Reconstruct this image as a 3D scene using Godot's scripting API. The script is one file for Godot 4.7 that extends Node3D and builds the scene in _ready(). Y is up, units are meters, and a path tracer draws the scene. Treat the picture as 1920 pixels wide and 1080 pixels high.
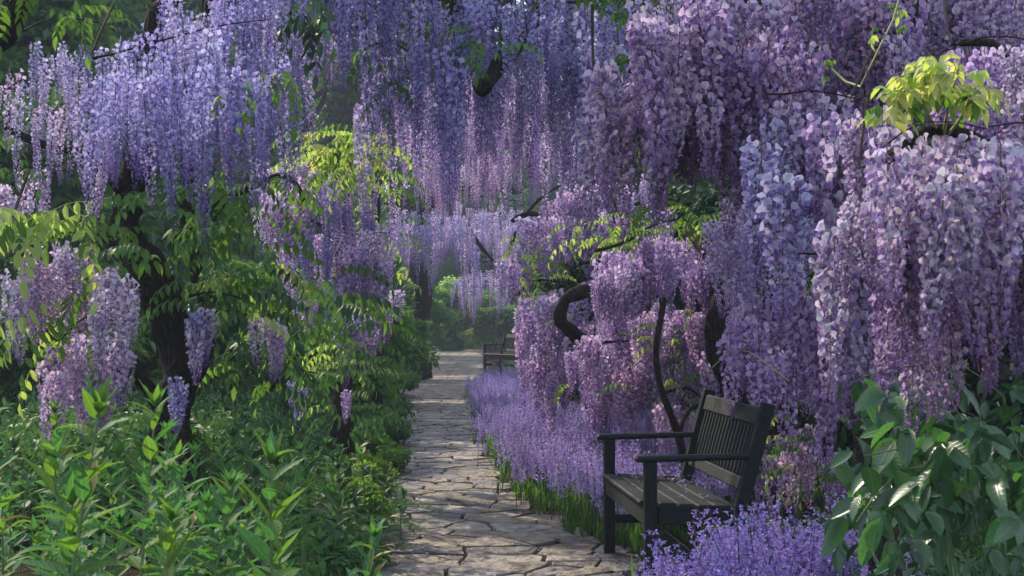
extends Node3D

# ---------------------------------------------------------------- viewing constants (metres; photo measured in 1920x1080 units)
const FOCAL := 2600.0
const EYE := Vector3(0, 1.27, 0)
const PITCH := 0.02112
const COUNT := 1.0

var rng := RandomNumberGenerator.new()
var used := {}
var M := {}
var RACEMES := {}
var LEAVES := {}

# a place in the garden: photo direction (px, py) at distance d along the view axis
func P(px: float, py: float, d: float) -> Vector3:
	var f := Vector3(0, sin(PITCH), -cos(PITCH))
	var u := Vector3(0, cos(PITCH), sin(PITCH))
	return EYE + d * (f + Vector3.RIGHT * (px - 960.0) / FOCAL + u * (540.0 - py) / FOCAL)

func rf(a: float, b: float) -> float:
	return rng.randf_range(a, b)

func rv() -> Vector3:
	return Vector3(rf(-1, 1), rf(-1, 1), rf(-1, 1))

# ---------------------------------------------------------------- mesh collector
class Shape:
	var v := PackedVector3Array()
	var uv := PackedVector2Array()
	var c := PackedColorArray()
	var ix := PackedInt32Array()

	func vert(p: Vector3, col: Color, t := Vector2.ZERO) -> int:
		v.append(p)
		c.append(col)
		uv.append(t)
		return v.size() - 1

	func tri(a: int, b: int, d: int) -> void:
		ix.append(a)
		ix.append(b)
		ix.append(d)

	func flat(a: Vector3, b: Vector3, d: Vector3, col: Color) -> void:
		tri(vert(a, col), vert(b, col), vert(d, col))

	func flat_quad(a: Vector3, b: Vector3, d: Vector3, e: Vector3, col: Color) -> void:
		var i := vert(a, col)
		vert(b, col)
		vert(d, col)
		vert(e, col)
		tri(i, i + 1, i + 2)
		tri(i, i + 2, i + 3)

	# a leaf or petal: starts at the frame's origin, runs along its z, faces its y
	func blade(xf: Transform3D, length: float, width: float, curl: float, fold: float, ca: Color, cb: Color, k := 2, p := 0.8, q := 0.8, tip := 0.0, mid := 1.0, wave := 0.0, half := false) -> void:
		var first := v.size()
		var y := 0.0
		var z := 0.0
		for i in k + 1:
			var t := float(i) / k
			var w := width * 0.5 * maxf(pow(maxf(sin(PI * pow(t, p)), 0.0), q), tip * t)
			if i == 0:
				w = maxf(w, width * 0.04)
			var th := curl * t
			if i > 0:
				z += length / k * cos(th)
				y -= length / k * sin(th)
			var up := Vector3(0, cos(th), sin(th))
			var o := Vector3(0, y, z)
			var col := ca.lerp(cb, t)
			var wv := wave * sin(t * 17.0 + width * 900.0) * width
			if half:
				vert(xf * (o + Vector3(-w, 0, 0) + up * w * fold), col, Vector2(0, t))
				vert(xf * (o + Vector3(w, 0, 0) + up * w * fold), col, Vector2(1, t))
			else:
				vert(xf * (o + Vector3(-w, 0, 0) + up * (w * fold + wv)), col, Vector2(0.5 - w / width, t))
				vert(xf * o, col * mid, Vector2(0.5, t))
				vert(xf * (o + Vector3(w, 0, 0) + up * (w * fold - wv)), col, Vector2(0.5 + w / width, t))
		var n := 2 if half else 3
		for i in k:
			for j in n - 1:
				var a := first + i * n + j
				tri(a, a + n + 1, a + 1)
				tri(a, a + n, a + n + 1)

	func tube(pts: Array, radii: Array, sides: int, col: Color, bumps := 0.0, twist := 0.0) -> void:
		var first := v.size()
		var n := pts.size()
		var side := Vector3.RIGHT
		for i in n:
			var dir: Vector3 = (pts[mini(i + 1, n - 1)] - pts[maxi(i - 1, 0)]).normalized()
			side = (side - dir * side.dot(dir))
			if side.length() < 0.01:
				side = dir.cross(Vector3.UP) + Vector3(0.01, 0, 0)
			side = side.normalized()
			var other := dir.cross(side)
			for j in sides:
				var a := TAU * j / sides
				var r: float = radii[i]
				r *= 1.0 + bumps * (sin(a * 2.0 + i * twist) * 0.6 + sin(a * 3.0 - i * 1.7 * twist + 1.0) * 0.4 + sin(i * 2.3) * 0.4)
				vert(pts[i] + (side * cos(a) + other * sin(a)) * r, col, Vector2(float(j) / sides, i * 0.3))
		for i in n - 1:
			for j in sides:
				var a := first + i * sides + j
				var b := first + i * sides + (j + 1) % sides
				tri(a, b, b + sides)
				tri(a, b + sides, a + sides)
		var b0 := vert(pts[0], col)
		for j in sides:
			tri(first + (j + 1) % sides, first + j, b0)
		var e := vert(pts[n - 1], col)
		for j in sides:
			tri(first + (n - 1) * sides + j, first + (n - 1) * sides + (j + 1) % sides, e)

	# a box with chamfered edges
	func box(xf: Transform3D, size: Vector3, bevel: float, col: Color) -> void:
		var h := size * 0.5
		var q := func(sx: float, sy: float, sz: float, ax: int) -> Vector3:
			var e := Vector3(h.x if ax == 0 else h.x - bevel, h.y if ax == 1 else h.y - bevel, h.z if ax == 2 else h.z - bevel)
			return xf * Vector3(e.x * sx, e.y * sy, e.z * sz)
		for s in [-1.0, 1.0]:
			_face([q.call(s, -1, -1, 0), q.call(s, 1, -1, 0), q.call(s, 1, 1, 0), q.call(s, -1, 1, 0)], xf.basis.x * s, col)
			_face([q.call(-1, s, -1, 1), q.call(1, s, -1, 1), q.call(1, s, 1, 1), q.call(-1, s, 1, 1)], xf.basis.y * s, col)
			_face([q.call(-1, -1, s, 2), q.call(1, -1, s, 2), q.call(1, 1, s, 2), q.call(-1, 1, s, 2)], xf.basis.z * s, col)
			for t in [-1.0, 1.0]:
				_face([q.call(s, t, -1, 0), q.call(s, t, 1, 0), q.call(s, t, 1, 1), q.call(s, t, -1, 1)], xf.basis.x * s + xf.basis.y * t, col)
				_face([q.call(s, -1, t, 0), q.call(s, 1, t, 0), q.call(s, 1, t, 2), q.call(s, -1, t, 2)], xf.basis.x * s + xf.basis.z * t, col)
				_face([q.call(-1, s, t, 1), q.call(1, s, t, 1), q.call(1, s, t, 2), q.call(-1, s, t, 2)], xf.basis.y * s + xf.basis.z * t, col)
				for u in [-1.0, 1.0]:
					_face([q.call(s, t, u, 0), q.call(s, t, u, 1), q.call(s, t, u, 2)], xf.basis * Vector3(s, t, u), col)

	func _face(p: Array, out: Vector3, col: Color) -> void:
		var n: Vector3 = (p[2] - p[0]).cross(p[1] - p[0])
		if n.dot(out) < 0.0:
			p.reverse()
		for i in p.size() - 2:
			flat(p[0], p[i + 1], p[i + 2], col)

	func add(o: Shape, xf: Transform3D) -> void:
		var first := v.size()
		for p in o.v:
			v.append(xf * p)
		c.append_array(o.c)
		uv.append_array(o.uv)
		for i in o.ix:
			ix.append(first + i)

	func mesh() -> ArrayMesh:
		var nn := PackedVector3Array()
		nn.resize(v.size())
		for i in range(0, ix.size(), 3):
			var a := v[ix[i]]
			var f := (v[ix[i + 2]] - a).cross(v[ix[i + 1]] - a)
			nn[ix[i]] += f
			nn[ix[i + 1]] += f
			nn[ix[i + 2]] += f
		for i in nn.size():
			nn[i] = nn[i].normalized() if nn[i].length_squared() > 1e-24 else Vector3.UP
		var a := []
		a.resize(Mesh.ARRAY_MAX)
		a[Mesh.ARRAY_VERTEX] = v
		a[Mesh.ARRAY_NORMAL] = nn
		a[Mesh.ARRAY_COLOR] = c
		a[Mesh.ARRAY_TEX_UV] = uv
		a[Mesh.ARRAY_INDEX] = ix
		var m := ArrayMesh.new()
		m.add_surface_from_arrays(Mesh.PRIMITIVE_TRIANGLES, a)
		return m

# ---------------------------------------------------------------- scene-tree helpers
func numbered(called: String) -> String:
	var n: int = used.get(called, 0)
	used[called] = n + 1
	return called if n == 0 else "%s_%03d" % [called, n]

func tag(o: Node, label: String, category := "", group := "", kind := "") -> Node:
	if label:
		o.set_meta("label", label)
	if category:
		o.set_meta("category", category)
	if group:
		o.set_meta("group", group)
	if kind:
		o.set_meta("kind", kind)
	return o

func thing(called: String, label: String, category: String, at := Vector3.ZERO, turn := 0.0, group := "") -> Node3D:
	var o := Node3D.new()
	o.name = numbered(called)
	add_child(o, true)
	o.position = at
	o.rotation.y = turn
	tag(o, label, category, group)
	return o

func part(called: String, m: Mesh, mat: Material, parent: Node, xf := Transform3D()) -> MeshInstance3D:
	var o := MeshInstance3D.new()
	if parent == self:
		o.name = numbered(called)
	else:
		var key := "%d/%s" % [parent.get_instance_id(), called]
		var n: int = used.get(key, 0)
		used[key] = n + 1
		o.name = called if n == 0 else "%s_%03d" % [called, n]
	o.mesh = m
	o.material_override = mat
	o.transform = xf
	parent.add_child(o, true)
	return o

func scatter(called: String, m: Mesh, mat: Material, parent: Node, places: Array, tints: Array) -> MultiMeshInstance3D:
	var mm := MultiMesh.new()
	mm.transform_format = MultiMesh.TRANSFORM_3D
	mm.use_colors = true
	mm.mesh = m
	mm.instance_count = places.size()
	for i in places.size():
		mm.set_instance_transform(i, places[i])
		mm.set_instance_color(i, tints[i])
	var o := MultiMeshInstance3D.new()
	o.name = numbered(called) if parent == self else called
	o.multimesh = mm
	o.material_override = mat
	o.set_meta("kind", "stuff")
	parent.add_child(o, true)
	return o

# a frame at p whose z runs along dir and whose y leans to up
func frame(p: Vector3, dir: Vector3, up := Vector3.UP, s := 1.0) -> Transform3D:
	var z := dir.normalized()
	var x := up.cross(z)
	if x.length() < 0.02:
		x = Vector3.RIGHT.cross(z)
	x = x.normalized()
	return Transform3D(Basis(x, z.cross(x), z).scaled(Vector3.ONE * s), p)

# ---------------------------------------------------------------- materials
func noise_tex(freq: float, stops: Array, cols: Array, seed_ := 1, size := 512, octaves := 5) -> NoiseTexture2D:
	var n := FastNoiseLite.new()
	n.seed = seed_
	n.frequency = freq
	n.fractal_octaves = octaves
	var g := Gradient.new()
	g.offsets = PackedFloat32Array(stops)
	g.colors = PackedColorArray(cols)
	var t := NoiseTexture2D.new()
	t.width = size
	t.height = size
	t.seamless = true
	t.noise = n
	t.color_ramp = g
	return t

func gray(x: float) -> Color:
	return Color(x, x, x)

func lin(r: float, g: float, b: float) -> Color:
	return Color(r, g, b).linear_to_srgb()

func mat(called: String, albedo: Color, rough: float, back := Color.BLACK, spec := 0.5) -> StandardMaterial3D:
	var m := StandardMaterial3D.new()
	m.resource_name = called
	m.albedo_color = albedo
	m.roughness = rough
	m.metallic_specular = spec
	m.vertex_color_use_as_albedo = true
	m.cull_mode = BaseMaterial3D.CULL_DISABLED
	if back != Color.BLACK:
		m.backlight_enabled = true
		m.backlight = back
	M[called] = m
	return m

func leaf_texture() -> ImageTexture:
	var im := Image.create(96, 192, false, Image.FORMAT_RGBA8)
	var n := FastNoiseLite.new()
	n.seed = 4
	n.frequency = 0.05
	for y in 192:
		for x in 96:
			var u := absf(x / 95.0 - 0.5) * 2.0
			var t := y / 191.0
			var mid := exp(-pow(u / 0.07, 2.0))
			var ph := (t * 9.0 - u * 1.3)
			var vein := exp(-pow((ph - round(ph)) / 0.09, 2.0)) * 0.55
			var b := 0.86 + 0.12 * n.get_noise_2d(x, y) + 0.22 * maxf(mid, vein * 0.45)
			im.set_pixel(x, y, Color(clampf(b * 1.0, 0, 1), clampf(b, 0, 1), clampf(b * 0.95, 0, 1)))
	return ImageTexture.create_from_image(im)

func leaf_relief() -> ImageTexture:
	var im := Image.create(96, 192, false, Image.FORMAT_RGBA8)
	for y in 192:
		for x in 96:
			var u := absf(x / 95.0 - 0.5) * 2.0
			var t := y / 191.0
			var ph := (t * 9.0 - u * 1.3)
			var vein := exp(-pow((ph - round(ph)) / 0.14, 2.0))
			im.set_pixel(x, y, gray(clampf(0.75 - 0.6 * maxf(vein * 0.6, exp(-pow(u / 0.1, 2.0))), 0, 1)))
	return ImageTexture.create_from_image(im)

func make_materials() -> void:
	var lt := leaf_texture()
	var lr := leaf_relief()
	# petals: violet cloth-thin, let light through
	for d in [["petal_blue", 0.80, 0.84, 1.0], ["petal_blue_deep", 0.56, 0.59, 0.85], ["petal_lilac", 0.97, 0.91, 0.97], ["petal_pink", 1.0, 0.85, 0.90], ["petal_violet", 0.84, 0.70, 0.89], ["petal_pale", 1.2, 1.18, 1.08]]:
		var m := mat(d[0], lin(minf(d[1], 1.0), minf(d[2], 1.0), minf(d[3], 1.0)), 0.65, Color(0.95, 0.93, 1.0), 0.25)
		m.albedo_color = Color(lin(1, 1, 1)) if d[1] > 1.15 else m.albedo_color
	mat("bluebell_deep", lin(0.80, 0.73, 0.92), 0.6, Color(0.7, 0.7, 0.9), 0.3)
	mat("bluebell", lin(1.0, 0.95, 0.98), 0.6, Color(0.7, 0.7, 0.9), 0.3)
	# leaves
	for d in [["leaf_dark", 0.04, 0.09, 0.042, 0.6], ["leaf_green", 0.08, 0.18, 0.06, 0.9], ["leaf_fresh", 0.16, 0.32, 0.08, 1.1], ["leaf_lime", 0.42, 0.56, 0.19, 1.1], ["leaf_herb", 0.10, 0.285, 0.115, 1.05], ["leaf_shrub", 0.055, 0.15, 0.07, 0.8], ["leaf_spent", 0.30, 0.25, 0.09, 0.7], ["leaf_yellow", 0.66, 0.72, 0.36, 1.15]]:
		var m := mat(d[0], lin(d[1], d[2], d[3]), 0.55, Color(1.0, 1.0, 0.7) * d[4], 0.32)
		if d[0] in ["leaf_herb", "leaf_shrub", "leaf_yellow", "leaf_fresh"]:
			m.albedo_texture = lt
			m.heightmap_enabled = true
			m.heightmap_texture = lr
			m.heightmap_scale = 0.12
	M.leaf_shrub.roughness = 0.42
	M.leaf_shrub.metallic_specular = 0.55
	M.leaf_shrub.roughness = 0.36
	M.leaf_shrub.heightmap_scale = 0.06
	mat("stem_green", lin(0.07, 0.12, 0.035), 0.6)
	mat("shoot", lin(0.2, 0.24, 0.07), 0.6)
	# bark
	var bark := mat("bark", lin(0.62, 0.62, 0.62), 0.95, Color.BLACK, 0.2)
	bark.albedo_texture = noise_tex(0.02, [0.0, 0.45, 1.0], [lin(0.012, 0.010, 0.008), lin(0.04, 0.033, 0.027), lin(0.10, 0.088, 0.07)], 7)
	bark.uv1_triplanar = true
	bark.uv1_scale = Vector3(5, 1.6, 5)
	bark.heightmap_enabled = true
	bark.heightmap_texture = noise_tex(0.03, [0.0, 1.0], [gray(0), gray(1)], 9)
	bark.heightmap_scale = 2.2
	# bench wood: near-black green stain, grain showing
	var wood := mat("bench_wood", lin(1, 1, 1), 0.55, Color.BLACK, 0.3)
	wood.albedo_texture = noise_tex(0.018, [0.0, 0.5, 1.0], [lin(0.001, 0.004, 0.004), lin(0.003, 0.008, 0.008), lin(0.009, 0.018, 0.018)], 21)
	wood.uv1_triplanar = true
	wood.uv1_scale = Vector3(1.5, 9, 9)
	wood.heightmap_enabled = true
	wood.heightmap_texture = noise_tex(0.03, [0.0, 1.0], [gray(0), gray(1)], 23)
	wood.heightmap_scale = 0.35
	# stones
	var relief := noise_tex(0.012, [0.0, 0.4, 0.55, 1.0], [gray(0), gray(0.35), gray(0.6), gray(1)], 31)
	var face := noise_tex(0.01, [0.0, 0.35, 0.55, 0.75, 1.0], [lin(0.42, 0.40, 0.38), lin(0.62, 0.6, 0.58), lin(0.8, 0.77, 0.72), lin(0.98, 0.93, 0.86), lin(1, 0.98, 0.95)], 33)
	for d in [["stone_buff", 0.29, 0.255, 0.21], ["stone_grey", 0.225, 0.22, 0.22], ["stone_brown", 0.225, 0.19, 0.15], ["stone_pale", 0.37, 0.34, 0.30], ["stone_dark", 0.15, 0.143, 0.14]]:
		var m := mat(d[0], lin(d[1], d[2], d[3]), 0.72, Color.BLACK, 0.4)
		m.albedo_texture = face
		m.uv1_triplanar = true
		m.uv1_world_triplanar = true
		m.uv1_scale = Vector3(1.3, 1.3, 1.3)
		m.heightmap_enabled = true
		m.heightmap_texture = relief
		m.heightmap_scale = 2.5
	var soil := mat("soil", lin(1, 1, 1), 1.0, Color.BLACK, 0.1)
	soil.albedo_texture = noise_tex(0.02, [0.0, 0.5, 1.0], [lin(0.012, 0.009, 0.006), lin(0.035, 0.026, 0.018), lin(0.07, 0.055, 0.035)], 41)
	soil.uv1_triplanar = true
	soil.uv1_world_triplanar = true
	soil.uv1_scale = Vector3(1.1, 1.1, 1.1)
	soil.heightmap_enabled = true
	soil.heightmap_texture = noise_tex(0.04, [0.0, 1.0], [gray(0), gray(1)], 43)
	soil.heightmap_scale = 3.0

# ---------------------------------------------------------------- wisteria flowers
# one open pea flower: out = away from the stalk; detail 0 near, 1 middle, 2 far
func floret(s: Shape, at: Vector3, out: Vector3, size: float, open: float, detail: int) -> void:
	var up := (Vector3.UP * rf(0.5, 0.8) + out * rf(0.5, 0.95) + rv() * 0.2).normalized()
	var pale := Color(rf(0.66, 0.80), rf(0.60, 0.74), rf(0.74, 0.86)) * rf(0.78, 1.1)
	var deep := Color(rf(0.30, 0.43), rf(0.19, 0.29), rf(0.42, 0.58)) * rf(0.6, 1.05)
	var bud := Color(0.27, 0.18, 0.38)
	pale = bud.lerp(pale, open)
	deep = bud.lerp(deep, open)
	var face := (out * 1.0 - up * out.dot(up) + Vector3.UP * 0.65 + rv() * 0.3)
	var down := (out * 0.75 - Vector3.UP * rf(0.35, 0.75) + rv() * 0.22).normalized()
	if detail == 0:
		var cream := pale.lerp(Color(0.72, 0.68, 0.55), 0.45 * open)
		s.blade(frame(at, up, face), size * rf(0.9, 1.1), size * lerpf(0.5, 1.12, open), rf(-0.2, 1.5) * open, rf(0.1, 0.9) * (1.0 if rng.randf() < 0.75 else -0.6), cream, pale, 4, 1.2, 0.6, 0.0, 0.82)
		var side := down.cross(up).normalized()
		for k in [-1.0, 1.0]:
			s.blade(frame(at + side * k * size * 0.07, (down + side * k * 0.16).normalized(), side * k + up * 0.5), size * rf(0.85, 1.05), size * 0.55, rf(0.1, 0.8), 0.4, deep.lerp(pale, 0.45), deep, 3, 1.05, 0.6)
		s.blade(frame(at - up * size * 0.06, (down - up * 0.1).normalized(), up), size * 0.8, size * 0.34, -0.5, -1.0, deep, deep * 0.8, 2, 1.0, 0.6)
	elif detail == 1:
		s.blade(frame(at, up, face), size * rf(0.9, 1.1), size * lerpf(0.5, 1.2, open), rf(-0.1, 1.2) * open, rf(-0.3, 0.7), pale.lerp(Color(0.7, 0.66, 0.6), 0.25 * open), pale, 2, 1.15, 0.5)
		s.blade(frame(at, down, up), size * 0.9, size * 0.6, rf(0, 0.5), -0.5, deep.lerp(pale, 0.2), deep, 2, 1.1, 0.6)
	else:
		s.blade(frame(at, up, face), size * 1.05, size * 1.2, rf(0.0, 0.6), 0.0, pale, pale, 2, 1.0, 0.45, 0.0, 1.0, 0.0, true)
		s.blade(frame(at, down, up), size * 0.95, size * 0.7, 0.3, 0.0, deep, deep, 2, 1.0, 0.6, 0.0, 1.0, 0.0, true)

# a hanging flower cluster, top at the origin; long = trailing and open, else short and full
func make_raceme(length: float, radius: float, n: int, size: float, detail: int, long: bool) -> ArrayMesh:
	var s := Shape.new()
	var sway := Vector3(rf(-0.05, 0.05), 0, rf(-0.05, 0.05)) * length
	var axis := func(t: float) -> Vector3:
		return Vector3(0, -length * t, 0) + sway * sin(t * 2.6)
	var pts := []
	var rad := []
	for i in 6:
		pts.append(axis.call(i / 5.0))
		rad.append(lerpf(0.0022, 0.0007, i / 5.0))
	s.tube(pts, rad, 3, Color(0.16, 0.17, 0.08))
	var turn := rf(0, TAU)
	for i in n:
		var t := pow((i + rf(0.0, 0.9)) / n, 0.95)
		t = lerpf(0.04 if not long else 0.10, 1.0, t)
		turn += 2.4 + rf(-0.4, 0.4)
		var open := clampf((1.0 - t) * (2.2 if long else 3.0), 0.0, 1.0)
		var taper := lerpf(1.0, 0.22, pow(t, 1.3 if long else (1.45 if detail == 0 else 2.1))) * (1.0 if t > 0.12 else lerpf(0.65, 1.0, t / 0.12))
		var r := radius * taper * rf(0.62, 1.0)
		var out := Vector3(cos(turn), 0, sin(turn))
		var o: Vector3 = axis.call(t)
		var at := o + out * r * 0.72 + Vector3(0, rf(-0.012, 0.004), 0)
		if detail == 0 or (long and detail == 1 and i % 2 == 0):
			s.flat(o, at, at + Vector3(0, -0.0016, 0.0008), Color(0.2, 0.17, 0.2))
		floret(s, at, out, size * lerpf(1.0, 0.45, pow(t, 1.6)) * rf(0.88, 1.1), open, detail)
	return s.mesh()

func make_racemes() -> void:
	for set_ in [["full_near", 0.38, 0.066, 140, 0.0235, 0, false, 6], ["full_mid", 0.34, 0.068, 104, 0.0285, 1, false, 6], ["full_far", 0.34, 0.068, 96, 0.030, 2, false, 5], ["long_near", 0.50, 0.054, 112, 0.024, 1, true, 7], ["long_far", 0.60, 0.060, 130, 0.024, 2, true, 6]]:
		var a := []
		for k in set_[7]:
			a.append(make_raceme(set_[1] * rf(0.85, 1.15), set_[2] * rf(0.85, 1.15), set_[3], set_[4], set_[5], set_[6]))
		RACEMES[set_[0]] = a

# ---------------------------------------------------------------- leaves
# a wisteria leaf: a drooping rachis with paired leaflets
func make_pinnate(pairs: int, rachis: float, size: float, droop: float, col: Color, broad := 1.0) -> ArrayMesh:
	var s := Shape.new()
	var pts := []
	var rad := []
	var y := 0.0
	var z := 0.0
	for i in pairs + 2:
		pts.append(Vector3(0, y, z))
		rad.append(lerpf(0.0014, 0.0006, float(i) / pairs))
		var th := lerpf(-0.35, 1.0, float(i) / pairs) * droop
		z += rachis / pairs * cos(th)
		y -= rachis / pairs * sin(th)
	s.tube(pts, rad, 3, Color(0.9, 0.8, 0.6))
	for i in range(1, pairs + 1):
		for k in [-1.0, 1.0]:
			var dir := Vector3(k * 1.0, -0.25 - droop * rf(0.3, 1.1), rf(0.25, 0.7))
			s.blade(frame(pts[i], dir, Vector3(k * 0.4, 1, 0.3)), size * rf(0.8, 1.1) * (0.7 + 0.3 * sin(PI * i / pairs)), size * rf(0.30, 0.38) * broad, rf(0.2, 0.9), rf(0.15, 0.5), col * rf(0.8, 1.1), col * rf(0.9, 1.2), 3, 0.75, 0.8, 0.0, 1.1)
	s.blade(frame(pts[pairs + 1], Vector3(0, -0.5 - droop, 0.7)), size, size * 0.36, 0.5, 0.3, col, col, 3, 0.75, 0.8)
	return s.mesh()

func make_leaf(length: float, width: float, curl: float, fold: float, k := 5, p := 0.72, q := 0.85, wave := 0.0) -> ArrayMesh:
	var s := Shape.new()
	var w := Color(1, 1, 1)
	s.blade(Transform3D(), length, width, curl, fold, w * 0.95, w, k, p, q, 0.0, 1.0, wave)
	return s.mesh()

func make_cluster(n: int, reach: float, size: float, narrow: float) -> ArrayMesh:
	var s := Shape.new()
	for i in n:
		var d := rv().normalized()
		d.y = d.y * 0.6 - 0.15
		var b := rf(0.75, 1.2)
		s.blade(frame(d * reach * rf(0.1, 0.8), (d + rv() * 0.4).normalized(), (Vector3.UP + rv() * 0.5)), size * rf(0.7, 1.2), size * narrow * rf(0.8, 1.2), rf(0.2, 0.9), rf(0.1, 0.5), Color(b, b, b), Color(b, b, b), 2, 0.75, 0.8)
	return s.mesh()

func make_frond(length: float) -> ArrayMesh:
	var s := Shape.new()
	var n := 22
	var pts := []
	var rad := []
	var y := 0.0
	var z := 0.0
	for i in n + 1:
		pts.append(Vector3(sin(i * 0.2) * 0.01, y, z))
		rad.append(lerpf(0.003, 0.0008, float(i) / n))
		var th := lerpf(-1.15, 0.75, pow(float(i) / n, 0.8))
		z += length / n * cos(th)
		y -= length / n * sin(th)
	s.tube(pts, rad, 4, Color(0.8, 0.7, 0.5))
	for i in range(3, n + 1):
		var t := float(i) / n
		var w := length * 0.24 * sin(PI * pow(1.0 - t, 0.75)) + 0.008
		for k in [-1.0, 1.0]:
			var g := rf(0.8, 1.15)
			var dir := Vector3(k, rf(-0.25, 0.05), 0.45).normalized()
			var o: Vector3 = pts[i]
			s.blade(frame(o, dir, Vector3(0, 1, 0.2)), w, length * 0.02, 0.35, 0.1, Color(g, g, g), Color(g, g, g), 2, 0.5, 0.7)
			for j in range(1, 6):
				for side in [-1.0, 1.0]:
					var q := o + dir * w * j / 6.5 - Vector3(0, w * 0.02 * j * 0.5, 0)
					s.blade(frame(q, (dir * 0.6 + Vector3(0, 0, side)).normalized()), w * 0.26 * (1.1 - j / 7.0) + 0.004, 0.009, 0.3, 0.0, Color(g, g, g), Color(g, g, g), 1, 0.6, 0.8, 0.5, 1.0, 0.0, true)
	return s.mesh()

func make_bluebell_stalk(h: float) -> ArrayMesh:
	var s := Shape.new()
	var lean := Vector3(rf(-0.2, 0.2), 0, rf(-0.2, 0.2)) * h
	var pts := []
	for i in 6:
		var t := i / 5.0
		pts.append(Vector3(0, h * (t - 0.06 * t * t * t), 0) + lean * t * t)
	s.tube(pts, [0.0032, 0.003, 0.0026, 0.0022, 0.0016, 0.001], 4, Color(0.10, 0.14, 0.10))
	var n := rng.randi_range(17, 22)
	var a := rf(0, TAU)
	for i in n:
		var t := lerpf(0.52, 1.0, float(i) / n)
		a += 2.4 + rf(-0.5, 0.5)
		var p := Vector3(0, h * (t - 0.06 * t * t * t), 0) + lean * t * t
		var out := Vector3(cos(a), 0.2, sin(a))
		var e := p + out * rf(0.010, 0.018)
		s.flat(p, e, e + Vector3(0, 0.0015, 0), Color(0.15, 0.12, 0.4))
		var dir := (out * 0.7 + Vector3.DOWN * rf(0.4, 1.0)).normalized()
		var col := Color(rf(0.46, 0.64), rf(0.38, 0.50), rf(0.62, 0.76)) * rf(0.8, 1.1)
		var size := 0.0195 * lerpf(1.05, 0.5, pow((t - 0.5) * 2.0, 2.0))
		for k in 3:
			var around := dir.cross(Vector3(0.3, 0.9, 0.2)).normalized().rotated(dir, TAU * k / 3.0)
			s.blade(frame(e + around * size * 0.14, (dir + around * 0.28).normalized(), around), size, size * 0.62, -0.9, -0.5, col * 0.85, col * 1.12, 2, 0.8, 0.5, 0.3)
	return s.mesh()

func make_strap_tuft(n: int, length: float, width: float) -> ArrayMesh:
	var s := Shape.new()
	for i in n:
		var a := rf(0, TAU)
		var d := Vector3(cos(a) * rf(0.3, 1.2), 1.0, sin(a) * rf(0.3, 1.2))
		var g := rf(0.7, 1.2)
		s.blade(frame(Vector3(cos(a), 0, sin(a)) * rf(0, 0.03), d, -Vector3(cos(a), 0, sin(a)) * 1.0 + Vector3.UP * 0.2), length * rf(0.7, 1.15), width * rf(0.8, 1.2), -rf(0.7, 2.0), 0.35, Color(g, g, g) * 0.8, Color(g, g, g), 5, 0.45, 0.5, 0.0)
	return s.mesh()

func make_leaves() -> void:
	var a := []
	for k in 6:
		a.append(make_pinnate(5 + k % 3, 0.20 + 0.02 * k, 0.068, 0.5 + 0.12 * k, Color(1, 1, 1)))
	LEAVES.pinnate = a
	a = []
	for k in 5:
		a.append(make_pinnate(2 + k % 2, 0.05, 0.060, [0.4, 0.8, 1.3, 0.6, 1.0][k], Color(1, 1, 1), 1.5))
	LEAVES.young = a
	a = []
	for k in 8:
		a.append(make_leaf(0.102 * rf(0.8, 1.25), 0.035 * rf(0.85, 1.2), rf(-0.1, 1.3), rf(0.15, 0.55), 6, 0.66, 0.95, rf(0.0, 0.05)))
	LEAVES.herb = a
	a = []
	for k in 9:
		a.append(make_leaf(0.086 * rf(0.75, 1.2), 0.037 * rf(0.85, 1.15), rf(0.1, 1.3), rf(0.1, 0.8), 6, 0.80, 0.75, rf(0.0, 0.06)))
	LEAVES.ovate = a
	a = []
	for k in 4:
		a.append(make_frond(0.62 + 0.07 * k))
	LEAVES.frond = a
	a = []
	for k in 6:
		a.append(make_bluebell_stalk(0.30 + 0.02 * k))
	LEAVES.bluebell = a
	LEAVES.straps = [make_strap_tuft(12, 0.27, 0.014), make_strap_tuft(14, 0.22, 0.012), make_strap_tuft(10, 0.31, 0.016)]
	LEAVES.twig = make_cluster(16, 0.22, 0.15, 0.36)
	LEAVES.twig_fine = make_cluster(18, 0.13, 0.07, 0.4)

# ---------------------------------------------------------------- wisteria growing
func contour(pts: Array, x: float) -> float:
	for i in pts.size() - 1:
		if x <= pts[i + 1].x:
			return lerpf(pts[i].y, pts[i + 1].y, clampf((x - pts[i].x) / (pts[i + 1].x - pts[i].x), 0.0, 1.0))
	return pts[pts.size() - 1].y

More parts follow.
